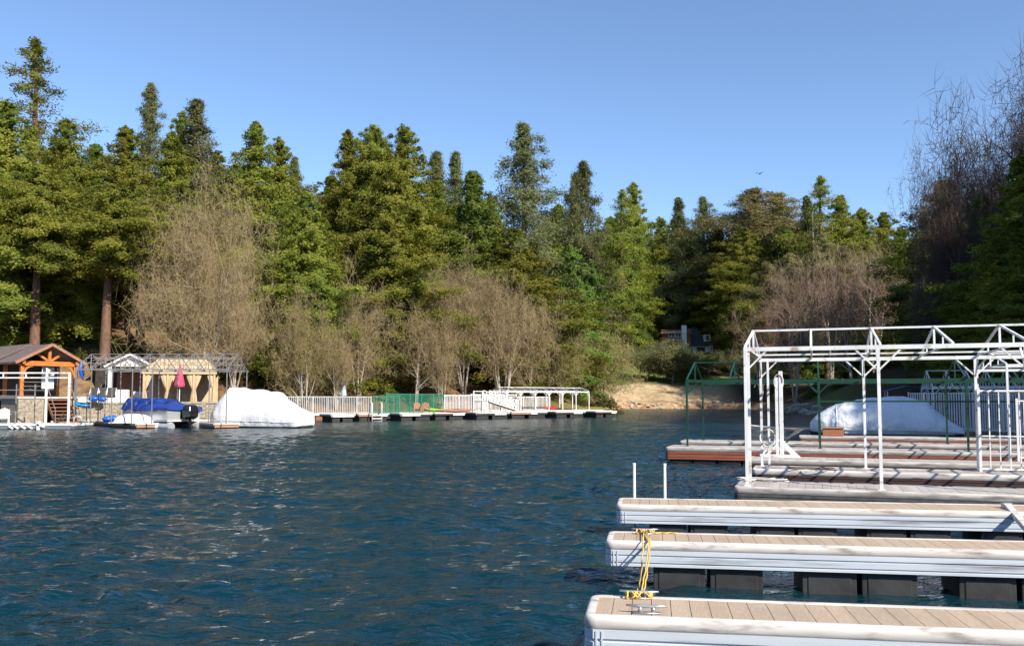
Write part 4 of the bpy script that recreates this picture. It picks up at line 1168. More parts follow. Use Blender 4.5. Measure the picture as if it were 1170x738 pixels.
# ------------------------------------------------------------------ left shore
AS = radians(41)
DL = .34
def simple_dock(label, loc, rz, L, W, D, deck, fascia, fh, white=None, floats=(), name='floating_dock', group=None, rim='pale_fascia'):
    t = thing(name, label, 'dock', loc, rz, group)
    m = MB(); n = int(L / .3)
    for i in range(n): m.box(i * L / n + .01, (i + 1) * L / n - .01, .06, W - .06, D - .05, D)
    m.build('decking', deck, t)
    MB().box(-.02, L + .02, -.05, .06, D - .09, D + .015).box(-.02, L + .02, W - .06, W + .05, D - .12, D + .015).box(-.05, .02, .062, W - .062, D - .12, D + .012).box(L - .02, L + .05, .062, W - .062, D - .12, D + .012).build('rim', rim, t)
    MB().box(0, L, 0, .07, D - .12 - fh, D - .122).box(0, L, W - .07, W, D - .12 - fh, D - .122).box(0, .06, .072, W - .072, D - .12 - fh, D - .122).box(L - .06, L, .072, W - .072, D - .12 - fh, D - .122).build('fascia', fascia, t)
    for a, b, mt in (white or ()): MB().box(a, b, -.03, -.004, D - .12 - fh * 1.1, D - .118).build('end_board', mt, t)
    for a, b in floats: MB().box(a, b, .12, W - .1, -.25, D - .12 - fh + .02).build('float', 'float_black', t)
    return t
# pavilion dock
xl = WX(-60, 57.5)
t = simple_dock('grey-sided dock in front of the timber pavilion at the left edge', (xl, 57.5, 0), 0, WX(82, 57.5) - xl, 3.0, DL, 'deck_far', 'galvanised', .2, floats=((.3, 2.5), (3, 5), (5.6, 7.9)), rim='white_paint')
xd = WX(82, 57.5)
t = thing('steel_railing', 'white steel frame with double top rail on the dock before the timber pavilion', 'railing', (xl, 58.0, 0))
za, zb_ = WZ(426, 58), WZ(431.5, 58)
x1 = WX(80, 58) - xl
MB().bar((0, 0, za), (x1, 0, za), .09).build('top_rail', 'white_steel', t)
MB().bar((0, 0, zb_), (x1, 0, zb_), .08).build('lower_rail', 'white_steel', t)
for px in (53, 79):
    x = WX(px, 58) - xl; MB().bar((x, 0, DL), (x, 0, za), .12).build('post', 'white_steel', t)
g = MB()
for px in (-40, -20, 3, 29): x = WX(px, 58) - xl; g.bar((x, 0, zb_), (x, 0, za), .07)
g.build('spacer', 'white_steel', t)
GFN = 'white fenders on the pavilion dock'
fn = None
for px in (14, 20, 28, 36):
    if not fn:
        fn = thing('fender', 'small white boat fender hung on the side of the pavilion dock', 'fender', (0, 0, 0), 0, GFN)
        MB().tube([(-.16, 0, .1), (-.13, 0, .085), (.13, 0, -.085), (.16, 0, -.1)], [.03, .07, .07, .03], 8).build('body', 'white_paint', fn, smooth=True)
        MB().tube([(-.16, 0, .1), (-.17, .06, .2)], .012, 5).build('line', 'rope_white', fn); o = fn
    else: o = dup(fn, (0, 0, 0))
    o.location = (WX(px, 57.4), 57.36, .14)
t = thing('dock_bracket', 'white piling bracket fixed to the corner of the pavilion dock', 'bracket', (WX(45, 57.3), 57.32, 0))
MB().bar((0, 0, -.3), (0, 0, .55), .16).build('pile', 'white_paint', t); MB().bar((-.1, -.02, .32), (.42, -.02, .2), .12).build('arm', 'white_paint', t)
def swim_ladder(label, loc, rz, w=.55, h=.75, dn=-.35, r=.035, mt='white_steel'):
    t = thing('boarding_ladder', label, 'ladder', loc, rz)
    for x in (0, w):
        MB().tube([(x, -.1, dn), (x, -.1, h * .7), (x, -.06, h * .92), (x, .1, h), (x, .28, h * .93), (x, .36, h * .7), (x, .36, 0)], r, 7).build('rail', mt, t, smooth=True)
    g = MB()
    for z in np.arange(dn + .1, 0, .27): g.tube([(0, -.1, z), (w, -.1, z)], r * .8, 6)
    g.build('rung', mt, t)
    return t
swim_ladder('low chrome boarding ladder between the pavilion dock and the pontoon boat dock', (WX(86, 58), 58.2, DL), radians(-70), .4, .5, -.4, .03, 'hull_silver')
# white deck chair at the left edge
def lawn_chair(label, loc, rz, mt, s=1.0, group=None, name='adirondack_chair'):
    t = thing(name, label, 'chair', loc, rz, group)
    g = MB()
    for i in range(5): g.bar((-.28, -.25 + i * .11, .36 - i * .03), (.28, -.25 + i * .11, .36 - i * .03), .09, .025)
    g.build('seat', mt, t)
    g = MB()
    for i in range(5): g.bar((-.22 + i * .11, .22, .25), (-.24 + i * .12, .52, .95 - .05 * abs(i - 2)), .085, .025)
    g.build('backrest', mt, t)
    for x in (-.33, .33): MB().bar((x, -.32, .58), (x, .36, .55), .12, .03).build('armrest', mt, t)
    for x in (-.3, .3):
        MB().bar((x, -.3, 0), (x, -.28, .57), .08, .03).build('leg', mt, t)
        MB().bar((x, .45, 0), (x, -.2, .36), .03, .08).build('leg', mt, t)
    t.scale = (s, s, s)
    return t
lawn_chair('white slatted chair on the pavilion dock at the left edge', (WX(3, 58.4), 58.6, DL), radians(25), 'white_paint', 1.1)

# timber pavilion
AP = radians(50)
FLZ = 2.15
pc = Vector((WX(55, 64), 64, 0))
t = thing('timber_pavilion', 'orange timber pavilion with open gable and shingle roof on a stone base', 'pavilion', pc, AP)
for x in (-1.85, 1.85):
    for y in (0, 3.0): MB().bar((x, y, FLZ - .4), (x, y, 4.5), .24).build('post', 'timber_orange', t)
MB().bar((-2.1, 0, 4.55), (2.1, 0, 4.55), .22, .34).build('tie_beam', 'timber_orange', t)
for x in (-1.85, 1.85): MB().bar((x, -.4, 4.62), (x, 3.2, 4.62), .2, .26).build('eave_beam', 'timber_orange', t)
g = MB().bar((0, 0, 4.72), (0, 0, 5.75), .2)
for s in (-1, 1): g.bar((s * .12, 0, 4.76), (s * .85, 0, 5.28), .16)
g.build('king_truss', 'timber_orange', t)
for s in (-1, 1):
    g = MB()
    for k in range(5):
        a, b = k / 5 * pi / 2, (k + 1) / 5 * pi / 2
        f = lambda q: (s * (1.74 - .62 * (1 - cos(q))), 0, 3.72 + .66 * sin(q))
        g.bar(f(a), f(b), .12, .14)
    g.build('arch_bracket', 'timber_orange', t)
def gable_roof(m, hw, ze, zr, y0, y1, th=.14):
    return m.prism([(-hw, ze), (0, zr), (hw, ze), (hw, ze - th), (0, zr - th), (-hw, ze - th)], y0, y1)
gable_roof(MB(), 2.5, 4.62, 6.0, -.5, 3.4).build('roof', 'shingle', t)
g = MB()
for s in (-1, 1): g.bar((s * 2.48, -.53, 4.55), (0, -.53, 5.93), .05, .2)
g.build('bargeboard', 'cedar_wood', t)
MB().box(-1.7, 1.7, 2.85, 3.0, FLZ, 4.5).build('rear_wall', 'dark_wall', t)
MB().box(.10, .95, 1.4, 1.5, FLZ + .6, 4.35).build('white_screen', 'white_paint', t)
MB().box(1.1, 1.72, 2.72, 2.84, FLZ + .9, 4.3).build('window', 'house_glass', t)
g = MB().box(1.04, 1.10, 2.7, 2.83, FLZ + .85, 4.35).box(1.72, 1.78, 2.7, 2.83, FLZ + .85, 4.35).box(1.4, 1.44, 2.69, 2.82, FLZ + .85, 4.35); g.build('window_frame', 'white_paint', t)
MB().box(-2.2, 2.2, -.3, 3.1, FLZ - .15, FLZ).build('porch_floor', 'deck_far', t)
MB().box(-2.1, -.35, -.25, 2.9, -.6, FLZ - .152).build('stone_base', 'stone', t, bevel=.05)
MB().box(1.45, 2.1, -.15, 2.9, -.6, FLZ - .152).build('stone_pier', 'stone', t, bevel=.05)
g = MB()
for i in range(7): g.box(-.25, 1.35, -2.0 + i * .28, -1.72 + i * .28, .3 + i * .26, .36 + i * .26)
g.bar((-.22, -2.0, .2), (-.22, -.1, 2.0), .06, .25).bar((1.32, -2.0, .2), (1.32, -.1, 2.0), .06, .25)
g.build('stair', 'plank_red', t)
g = MB()
for z in (.45, .75, 1.05): g.bar((-1.8, -.22, FLZ + z), (-.3, -.22, FLZ + z), .035)
for x in (-.3, 1.4): g.bar((x, -.22, FLZ), (x, -.22, FLZ + 1.1), .06)
for x in (-.28, 1.38): g.bar((x, -2.0, 1.2), (x, -.22, FLZ + 1.05), .04); g.bar((x, -2.0, .3), (x, -2.0, 1.2), .05)
for z in (.45, .75, 1.05): g.bar((1.4, -.22, FLZ + z), (1.8, -.22, FLZ + z), .035)
g.build('railing', 'grey_steel', t)
# boathouse behind it
t = thing('boathouse', 'dark boathouse with brown shingle roof cut by the left edge of the photo', 'boathouse', pc, AP)
gable_roof(MB(), 2.7, 4.72, 6.15, 3.45, 10.5).build('roof', 'shingle', t)
MB().box(-2.2, 2.2, 3.5, 10.3, -.3, 4.7).build('wall', 'dark_wall', t)
for y in (4.4, 6.2, 8.0):
    f = MB(); f.box(-2.26, -2.2, y, y + 1.2, 3.2, 4.3); f = f.build('window', 'house_glass', t)
    g = MB()
    for k in range(5): g.box(-2.30, -2.262, y + k * .28, y + k * .28 + .05, 3.15, 4.35)
    g.box(-2.31, -2.264, y - .05, y + 1.25, 3.1, 3.16).box(-2.31, -2.264, y - .05, y + 1.25, 4.34, 4.4).build('window_bars', 'grey_steel', f)
t = thing('porch_railing', 'grey metal porch railing at the left edge below the boathouse', 'railing', (WX(-45, 60.2), 60.2, 0), 0)
x1 = WX(40, 60.2) - WX(-45, 60.2)
for z in (1.1, 2.2, 2.6): MB().bar((0, 0, z), (x1, 0, z), .05).build('rail', 'grey_steel', t)
for x in np.arange(0, x1 + .1, x1 / 4): MB().bar((x, 0, DL), (x, 0, 3.0), .06).build('post', 'grey_steel', t)

# kayaks: one lofted hull reused
def kayak(label, loc, rot, L, mt, w=.34, cat='kayak', name='kayak', mt2=None):
    t = thing(name, label, cat, loc)
    t.rotation_euler = rot
    rings = []
    for s in np.linspace(-1, 1, 15):
        k = max(.04, (1 - abs(s) ** 2.2)) ** .75
        rings.append([(s * L / 2, w * k * cos(a), .17 * k * sin(a) * (1.1 if sin(a) > 0 else .9) + .10 * s * s) for a in np.linspace(0, 2 * pi, 12, endpoint=False)])
    MB().loft(rings).build('hull', mt, t, smooth=True)
    MB().tube([(.42 * cos(a), .2 * sin(a), .17) for a in np.linspace(0, 2 * pi, 17)], .03, 6, False).build('cockpit_rim', 'black_rubber', t, smooth=True)
    if mt2: MB().loft([[(L / 2 * s, (w + .015) * max(.04, 1 - abs(s) ** 2.2) ** .75 * cos(a), .18 * max(.04, 1 - abs(s) ** 2.2) ** .75 * sin(a) + .1 * s * s) for a in np.linspace(0, 2 * pi, 12, endpoint=False)] for s in (.45, .6, .75, .9, .985)]).build('bow', mt2, t, smooth=True)
    return t
t = thing('kayak_rack', 'grey steel kayak rack right of the timber pavilion', 'rack', (WX(88, 64), 64.4, 0))
for x in (-.25, .55, 1.4):
    MB().bar((x, 0, DL), (x, 0, 4.4 if x < 0 else 2.4), .07).build('upright', 'grey_steel', t)
g = MB()
for x in (.55, 1.4): g.bar((x, .02, 1.35), (x, -.7, 1.3), .05)
g.bar((-.25, -.035, 2.35), (1.4, -.035, 2.35), .05); g.build('arm', 'grey_steel', t)
kayak('deep blue kayak hung upright beside the timber pavilion', (WX(90.5, 64), 64.15, WZ(423, 64)), (0, radians(84), radians(15)), 1.5, 'kayak_blue', .20)
kayak('light blue kayak resting low on the rack near the pavilion steps', (WX(91, 63.6), 63.95, 1.52), (0, radians(10), radians(8)), 1.15, 'kayak_cyan', .28)
# retaining wall with terrace things
def stone_wall(label, p, q, z0, z1, th=.5, name='retaining_wall'):
    a = Vector((WX(p[0], p[1]), p[1], 0)); b = Vector((WX(q[0], q[1]), q[1], 0)); L = (b - a).length
    t = thing(name, label, 'wall', a, math.atan2(b.y - a.y, b.x - a.x))
    g = MB(); r = random.Random(int(p[0]))
    x = 0
    MB().box(0, L, .06, th, z0, z1 - .12).build('core', 'stone', t)
    while x < L:
        w = r.uniform(.35, .8); z = z0
        while z < z1 - .15:
            h = r.uniform(.22, .4); g.box(x, min(L, x + w) - .02, r.uniform(-.03, .03), .2, z, min(z + h, z1 - .12) - .02); z += h
        x += w
    g.build('stones', 'stone', t)
    MB().box(-.05, L + .05, -.06, th + .05, z1 - .12, z1).build('coping', 'rock', t)
    return t
stone_wall('stone retaining wall behind the lattice boat shelter', (88, 67.5), (262, 71), -.4, 1.75)
for i, (px, lab) in enumerate(((108, 'dark lounge chair nearest the white storage box on the terrace'), (117, 'middle dark lounge chair on the terrace'), (127, 'dark lounge chair nearest the white gabled shed'))):
    t = thing('lounge_chair', lab, 'chair', (WX(px, 69.5), 69.5, 1.72), radians(20), 'dark loungers on the terrace')
    MB().bar((0, -.35, .4), (0, .3, .38), .6, .06).build('seat', 'black_rubber', t)
    MB().bar((0, .3, .38), (0, .62, 1.15), .6, .06).build('backrest', 'black_rubber', t)
    for x in (-.3, .3): MB().bar((x, -.36, 0), (x, -.3, .4), .05).build('leg', 'white_paint', t); MB().bar((x, .3, 0), (x, .3, .4), .05).build('leg', 'white_paint', t)
    for x in (-.33, .33): MB().bar((x, -.34, .58), (x, .6, 1.1), .05).build('side_frame', 'white_paint', t)
t = thing('storage_box', 'white storage box on the terrace right of the timber pavilion', 'box', (WX(86, 69), 69, 1.3), radians(15))
MB().box(0, 1.0, 0, .7, 0, .78).build('body', 'white_paint', t, bevel=.03); MB().box(-.03, 1.03, -.03, .73, .78, .86).build('lid', 'white_paint', t, bevel=.02)
for i, (px, py, Yd, s, lab) in enumerate(((107, 452, 67.4, .30, 'bright blue bundle on the wall under the dark loungers'), (117, 452, 67.4, .25, 'second bright blue bundle on the wall, nearer the shed'), (123, 470, 62.5, .26, 'blue buoy bag left on the dock beside the white upturned dinghy'), (129, 468, 62.8, .30, 'blue bag behind the white upturned dinghy'))):
    r = random.Random(i); rings = []
    for k in range(7):
        th = pi * (k + .05) / 6.1; rings.append([(s * 1.35 * sin(th) * cos(a) * r.uniform(.9, 1.1), s * sin(th) * sin(a) * r.uniform(.9, 1.1), s * .8 * (1 - cos(th))) for a in np.linspace(0, 2 * pi, 10, endpoint=False)])
    o = MB().loft(rings).build('duffel_bag', 'kayak_blue', smooth=True, loc=(WX(px, Yd), Yd, 1.76 if i < 2 else DL + .01))
    tag(o, lab, 'bag')
# sheds behind
t = thing('garden_shed', 'white gabled shed with dark shingle roof behind the lattice boat shelter', 'shed', (WX(152, 74), 73.4, 1.7), radians(12))
gable_roof(MB(), 2.0, 3.0, 4.05, -.35, 3.4, .12).build('roof', 'shingle', t)
MB().prism([(-1.7, 3.0), (1.7, 3.0), (0, 3.88)], 0, .1).build('gable', 'white_paint', t)
for x in (-1.6, 1.6): MB().bar((x, 0, 0), (x, 0, 3.0), .26).build('post', 'white_paint', t)
MB().box(-1.7, 1.7, 2.9, 3.05, 0, 3.0).build('rear_wall', 'cedar_wood', t)
MB().box(-1.45, -.2, .3, .9, 0, 1.05).box(.2, 1.4, .3, .9, 0, .9).build('counter', 'white_paint', t, bevel=.02)
g = MB()
for s in (-1, 1): g.bar((s * 2.0, -.37, 2.95), (0, -.37, 4.0), .05, .16)
g.build('bargeboard', 'white_paint', t)
t = thing('garden_shed', 'low brown-roofed shed left of the white gabled shed', 'shed', (WX(132, 76), 76.5, 2.2), radians(10))
gable_roof(MB(), 2.3, 2.6, 3.5, -.3, 3.5, .12).build('roof', 'shingle', t); MB().box(-1.9, 1.9, 0, 3.3, 0, 2.5).build('wall', 'dark_wall', t)
t = thing('canvas_gazebo', 'tan canvas gazebo with tied curtains behind the blue covered pontoon boat', 'gazebo', (WX(208, 72), 71.4, 1.5), radians(14))
MB().loft([[(-2.9, -.1, 2.75), (2.9, -.1, 2.75), (2.9, 3.1, 2.75), (-2.9, 3.1, 2.75)], [(-1.9, 1.3, 3.75), (1.9, 1.3, 3.75), (1.9, 1.8, 3.75), (-1.9, 1.8, 3.75)]]).build('roof', 'canvas_tan', t)
g = MB()
for i in range(24): x0, x1 = -2.88 + i * .24, -2.88 + (i + 1) * .24; g.prism([(x0, 2.5), (x1, 2.5), (x1, 2.76), (x0, 2.76)], -.13, -.105)
g.build('valance', 'canvas_tan', t)
for x in (-2.7, -.9, 1.1, 2.7):
    MB().bar((x, 0, 0), (x, 0, 2.75), .16).build('post', 'canvas_tan', t)
MB().box(-2.75, 2.75, 2.95, 3.0, 0, 2.7).build('rear_curtain', 'canvas_tan', t)
for x, s in ((-2.5, 1), (-1.1, -1), (-.7, 1), (.9, -1), (1.3, 1), (2.5, -1)):
    rings = []
    for z, w in ((2.7, .62), (2.1, .45), (1.5, .22), (1.2, .10), (.9, .16), (.2, .24)):
        rings.append([(x - s * .15, .05, z), (x - s * .15 + s * w * .5, -.03 , z), (x - s * .15 + s * w, .05, z), (x - s * .15 + s * w * .5, .13, z)])
    MB().loft(rings).build('curtain', 'canvas_tan', t)
def parasol(label, loc, h, mt, w=.2, pole=1.0):
    t = thing('closed_parasol', label, 'parasol', loc)
    MB().tube([(0, 0, 0), (0, 0, h)], .035, 6).build('pole', 'white_paint', t)
    rings = []
    for z, r in ((pole, w * 1.05), (pole + .15, w * 1.15), (pole + (h - pole) * .5, w * .75), (h - .1, .07), (h + .05, .02)):
        rings.append([(r * (1 + .18 * (k % 2)) * cos(2 * pi * k / 12), r * (1 + .18 * (k % 2)) * sin(2 * pi * k / 12), z) for k in range(12)])
    MB().loft(rings).build('canopy', mt, t)
    return t
parasol('closed pink parasol in front of the tan canvas gazebo', (WX(205, 70), 70, 1.5), 3.2, 'pink_cloth', .30, 1.45)
parasol('closed pale blue parasol behind the grey picket fence', (WX(392, 84), 84, 1.7), 2.2, 'pale_cloth', .26, .55)
# tall lattice boat shelter
x0 = WX(85, 58.6)
t = truss_frame('boat_shelter', 'grey lattice boat shelter over the blue covered pontoon boat', (x0, 58.6, 0), 0, WX(261, 58.6) - x0, 4.4, DL, 3.92, 5.1,
                [WX(p, 58.6) - x0 for p in (85.5, 104, 128, 151, 174, 239, 259)], np.arange(0, 10.3, 1.02), 'grey_steel', th=.055, web=3, purlins=False, braces=False)
g = MB()
for y, z in ((.73, 4.4), (1.46, 4.8), (2.94, 4.8), (3.67, 4.4)): g.bar((0, y, z), (10.2, y, z), .035)
for i in range(10):
    x = i * 1.02
    for (ya, zA), (yb, zB) in (((0, 3.98), (2.2, 5.08)), ((4.4, 3.98), (2.2, 5.08))): g.bar((x, ya, zA), (x + 1.02, yb, zB), .022); g.bar((x + 1.02, ya, zA), (x, yb, zB), .022)
g.build('lattice', 'lattice_steel', t)
# finger docks either side of the pontoon boat
d = Vector((-sin(AS), cos(AS), 0)); r_ = Vector((cos(AS), sin(AS), 0))
simple_dock('wooden finger dock left of the blue covered pontoon boat, its end boards orange brown', Vector((WX(157, 59), 59, 0)), AS, 1.9, 11.5, DL, 'deck_far', 'wood_fascia', .16, floats=((.1, 1.8),), white=((1.2, 1.7, 'white_paint'),))
simple_dock('wooden finger dock between the pontoon boat and the white wrapped boat', Vector((WX(246, 59), 59, 0)), AS, 1.7, 10, DL, 'deck_far', 'wood_fascia', .16, floats=((.1, 1.6),))
simple_dock('wooden walkway along the shore behind the pontoon boat', Vector((WX(62, 65.5), 65.2, 0)), radians(14), 15, 1.6, DL + .004, 'deck_far', 'wood_fascia', .16, floats=((.3, 4), (5, 9), (10, 14)), name='walkway')
# upturned white dinghy on the left finger
t = thing('dinghy', 'white upturned dinghy on the dock left of the pontoon boat', 'boat', (WX(151, 60), 60.3, DL), radians(0))
rings = []
for s in np.linspace(-1, 1, 15):
    k = (1 - abs(s) ** 3.2) ** .5 if abs(s) < 1 else .12
    rings.append([(s * 1.35, .62 * max(k, .2) * cos(a), .62 * max(k, .25) * sin(a)) for a in np.linspace(0, pi, 9)])
MB().loft(rings).build('hull', 'white_paint', t, smooth=True)
MB().box(-1.42, 1.42, -.66, .66, .0, .06).build('gunwale', 'white_paint', t, bevel=.02)
# pontoon boat: local +y is the bow
t = thing('pontoon_boat', 'pontoon boat with silver sides under a blue cover, black outboard at its stern', 'boat', Vector((WX(211, 60), 60.2, 0)), radians(52))
for x in (-1.05, 1.05):
    MB().tube([(x, -.1, .12), (x, .0, .12), (x, 5.4, .12), (x, 6.0, .25), (x, 6.3, .45)], [.24, .30, .30, .2, .05], 14).build('pontoon', 'hull_silver', t, smooth=True, angle=40)
MB().box(-1.3, 1.3, .05, 6.1, .46, .56).build('deck', 'pale_fascia', t)
g = MB()
for y0, y1, x in ((.2, 6.0, -1.26), (.2, 6.0, 1.22)):
    g.box(x, x + .04, y0, y1, .58, 1.3)
    for z in (.72, .88, 1.04): g.box(x - .012, x + .052, y0, y1, z, z + .03)
g.box(-1.2, -.25, .2, .24, .58, 1.25).box(.45, 1.2, .2, .24, .58, 1.25).box(-1.2, 1.2, 5.95, 5.99, .58, 1.25)
for z in (.72, .88, 1.04): g.box(-1.2, -.25, .185, .255, z, z + .03); g.box(.45, 1.2, .185, .255, z, z + .03)
g.build('side_panel', 'hull_silver', t)
rings = []
rr = np.random.RandomState(3)
for s in np.linspace(0, 1, 18):
    y = .05 + s * 6.0; hgt = 1.52 + .40 * sst(.15, .5, s) - .05 * cos(s * 22)
    rings.append([(-1.34, y, 1.2 + .05 * rr.normal()), (-1.32, y, 1.42), (-.9, y, hgt + .03 * rr.normal()), (0, y, hgt + .12), (.9, y, hgt + .03 * rr.normal()), (1.32, y, 1.42), (1.34, y, 1.2 + .05 * rr.normal())])
MB().loft(rings).build('cover', 'blue_tarp', t, smooth=True, angle=45)
g = MB()
for x in (-1.2, 1.2):
    for y in (3.2, 4.6, 5.9): g.bar((x, y, .56), (x, y - .3, 1.75), .05)
g.build('canopy_frame', 'grey_steel', t)
e = MB(); e.loft([[(.0 + dx * sx, -.62 + dy * sy, z) for dx, dy in ((-1, -1), (1, -1), (1, 1), (-1, 1))] for z, sx, sy in ((.62, .2, .26), (.78, .34, .42), (1.2, .36, .48), (1.5, .3, .4), (1.6, .18, .24))])
e = e.build('outboard_motor', 'black_gloss', t, bevel=.04)
MB().bar((0, -.5, -.2), (0, -.5, .8), .14, .2).bar((0, -.1, .62), (0, -.5, .72), .16).build('drive_leg', 'black_gloss', e)
MB().tube([(0, -.72, -.18), (0, -.3, -.18)], [.03, .08], 8).build('gearcase', 'black_gloss', e, smooth=True)
# white wrapped boat
wrapped_boat('covered_boat', 'large boat shrink-wrapped in bright white at the left docks', Vector((WX(350, 60.3), 60.6, 0)), radians(180 - 20), 7.5,
             [(0, .95, .14, .8, .95, .6), (.03, 1.15, .1, .9, 1.12, .8), (.12, 1.25, .1, .95, 1.45, .85), (.24, 1.3, .1, 1.0, 2.0, .85), (.31, 1.3, .1, 1.1, 2.52, .8), (.38, 1.3, .1, 1.15, 2.45, .8), (.5, 1.3, .1, 1.2, 2.66, .85), (.62, 1.3, .1, 1.2, 2.6, .8), (.70, 1.3, .12, 1.2, 2.78, .8), (.82, 1.3, .12, 1.2, 2.78, .85), (.9, 1.2, .15, 1.1, 2.3, .7), (.96, 1.05, .2, 1.0, 1.8, .5), (1, .75, .3, .9, 1.3, .3)], 'white_wrap')

# ------------------------------------------------------------------ middle docks: along one line
PA, PB = Vector((WX(322, 73), 73, 0)), Vector((WX(704, 95), 95, 0))
LD = (PB - PA).normalized(); AM = math.atan2(LD.y, LD.x); LN = Vector((-LD.y, LD.x, 0))
def s_px(px, back=0.0):
    """metres along the dock line where it crosses the sight line of a pixel column"""
    k = (px - CX) / F * (1 / 1.0021)
    o = PA + LN * back
    return (k * o.y - o.x) / (LD.x - k * LD.y)
def lp(s, back=0.0, z=0.0): return PA + LD * s + LN * back + Vector((0, 0, z))
DM = .66
GMD = 'linked docks along the middle of the far shore'
for i, (p0, p1, mt, wh, lab) in enumerate([(322, 371, 'wood_fascia', None, 'dock section behind the white wrapped boat'), (371, 408, 'pale_fascia', (.05, .95), 'pale-fronted dock section below the grey picket fence'),
        (408, 452, 'wood_fascia', (.72, .95), 'brown-fronted dock section with the white ladder'), (452, 497, 'pale_fascia', (.05, .62), 'dock section with a pale front below the two brown chairs'),
        (497, 540, 'wood_fascia', (.6, .98), 'dock section below the white picket fence with a white end board'), (540, 586, 'wood_fascia', (.55, .9), 'dock section below the gangway'),
        (586, 634, 'wood_fascia', (.55, .72), 'dock section below the left half of the white arched frame'), (634, 674, 'wood_fascia', (.6, .9), 'dock section below the right half of the white arched frame'), (674, 704, 'dark_grate', (.75, .98), 'last dock section at the right end of the far shore row')]):
    s0, s1 = s_px(p0) + .4, s_px(p1) - .4; L = s1 - s0
    simple_dock(lab, lp(s0, (.3, -.5, .5, -.2, .7, .0, .8)[i % 7]), AM, L, 2.3, DM, 'deck_far', 'dark_grate', .12, white=((wh[0] * L, wh[1] * L, mt if wh[1] - wh[0] > .5 else 'white_paint'), (0, wh[0] * L - .01, 'dark_red_fascia' if i % 4 == 0 else 'wood_fascia') if wh[0] > .3 and i % 2 == 0 else (0, .04, mt)) if wh else ((0, L * .9, 'dark_red_fascia'),),
                floats=((.15, L * .38), (L * .5, L - .2)), group=GMD, rim='pale_fascia')
s0, s1 = s_px(326, 2.9), s_px(698, 2.9)
simple_dock('long plank walkway joining the far dock sections', lp(s0, 2.75), AM, s1 - s0, 1.3, DM + .012, 'deck_far', 'dark_red_fascia', .12, floats=[(k, k + 2.2) for k in np.arange(.5, s1 - s0 - 3, 4.2)], name='walkway', rim='pale_fascia')
s0, s1 = s_px(560, 5), s_px(683, 5)
simple_dock('pale dock carrying the white arched frame, behind the front row', lp(s0, 4.2), AM, s1 - s0, 3.2, DM + .05, 'deck_far', 'pale_fascia', .2, floats=((.2, 3), (4, 7), (8, s1 - s0 - .3)), rim='white_paint')
def fence_px(name, label, p0, p1, back, h, m, sp, bt, cat='fence', z=None, group=None, posts=4, mid=()):
    s0, s1 = s_px(p0, back), s_px(p1, back); z = DM if z is None else z
    L = s1 - s0
    return bar_panel(name, label, lp(s0, back), AM, L, z + .08, z + h, m, sp=sp, bt=bt, cat=cat, posts=[L * k / posts for k in range(posts + 1)], th=.07, group=group, mid=mid)
fence_px('picket_fence', 'long grey-white picket fence between the white wrapped boat and the ladder', 322, 424, 1.9, 1.5, 'fence_grey', .17, .06, posts=6)
fence_px('mesh_fence', 'green barred fence right of the white ladder', 426, 456, 2.6, 1.55, 'green_mesh', .16, .05, posts=2)
fence_px('mesh_fence', 'green barred fence behind the two brown chairs', 441, 508, 3.4, 1.75, 'green_mesh', .13, .05, posts=5)
fence_px('picket_fence', 'white picket fence between the green fence and the gangway', 508, 557, 2.2, 1.65, 'white_steel', .17, .055, posts=3)
fence_px('picket_fence', 'white picket fence behind the white arched frame', 582, 628, 6.6, 1.5, 'white_steel', .18, .05, posts=3)
fence_px('picket_fence', 'white picket fence on the bank side of the gangway', 538, 590, 5.2, 1.75, 'white_steel', .17, .05, posts=3)
t = thing('gate_frame', 'tall white gate frame at the head of the gangway', 'gate', lp(s_px(541, 2.0), 2.0), AM)
for x in (0, 1.05): MB().bar((x, 0, DM), (x, 0, DM + 2.1), .11).build('post', 'white_steel', t)
MB().bar((0, 0, DM + 1.2), (1.05, 0, DM + 1.2), .08).bar((0, 0, DM + 2.05), (1.05, 0, DM + 2.05), .07).build('rail', 'white_steel', t)
# gangway
s0, s1 = s_px(553, 3), s_px(592, 2.2)
L = s1 - s0
t = thing('gangway', 'white trussed gangway ramp sloping down to the dock', 'gangway', lp(s0, 2.6), AM)
zA, zB = DM + 1.1, DM + .1
MB().bar((0, 0, zA), (L, 0, zB), 1.0, .08).build('walkway_deck', 'deck_far', t)
for y in (-.5, .5):
    g = MB().bar((0, y, zA + 1.05), (L, y, zB + 1.0), .07).bar((0, y, zA), (L, y, zB), .09); n = 10
    for k in range(n + 1):
        f = k / n; z = zA + (zB - zA) * f; g.bar((L * f, y, z), (L * f, y, z + 1.02), .05)
        if k < n: g.bar((L * f, y, z), (L * (k + 1) / n, y, zA + (zB - zA) * (k + 1) / n + 1.02), .045); g.bar((L * f, y, z + 1.02), (L * (k + 1) / n, y, zA + (zB - zA) * (k + 1) / n), .045)
    g.build('truss_side', 'white_steel', t)
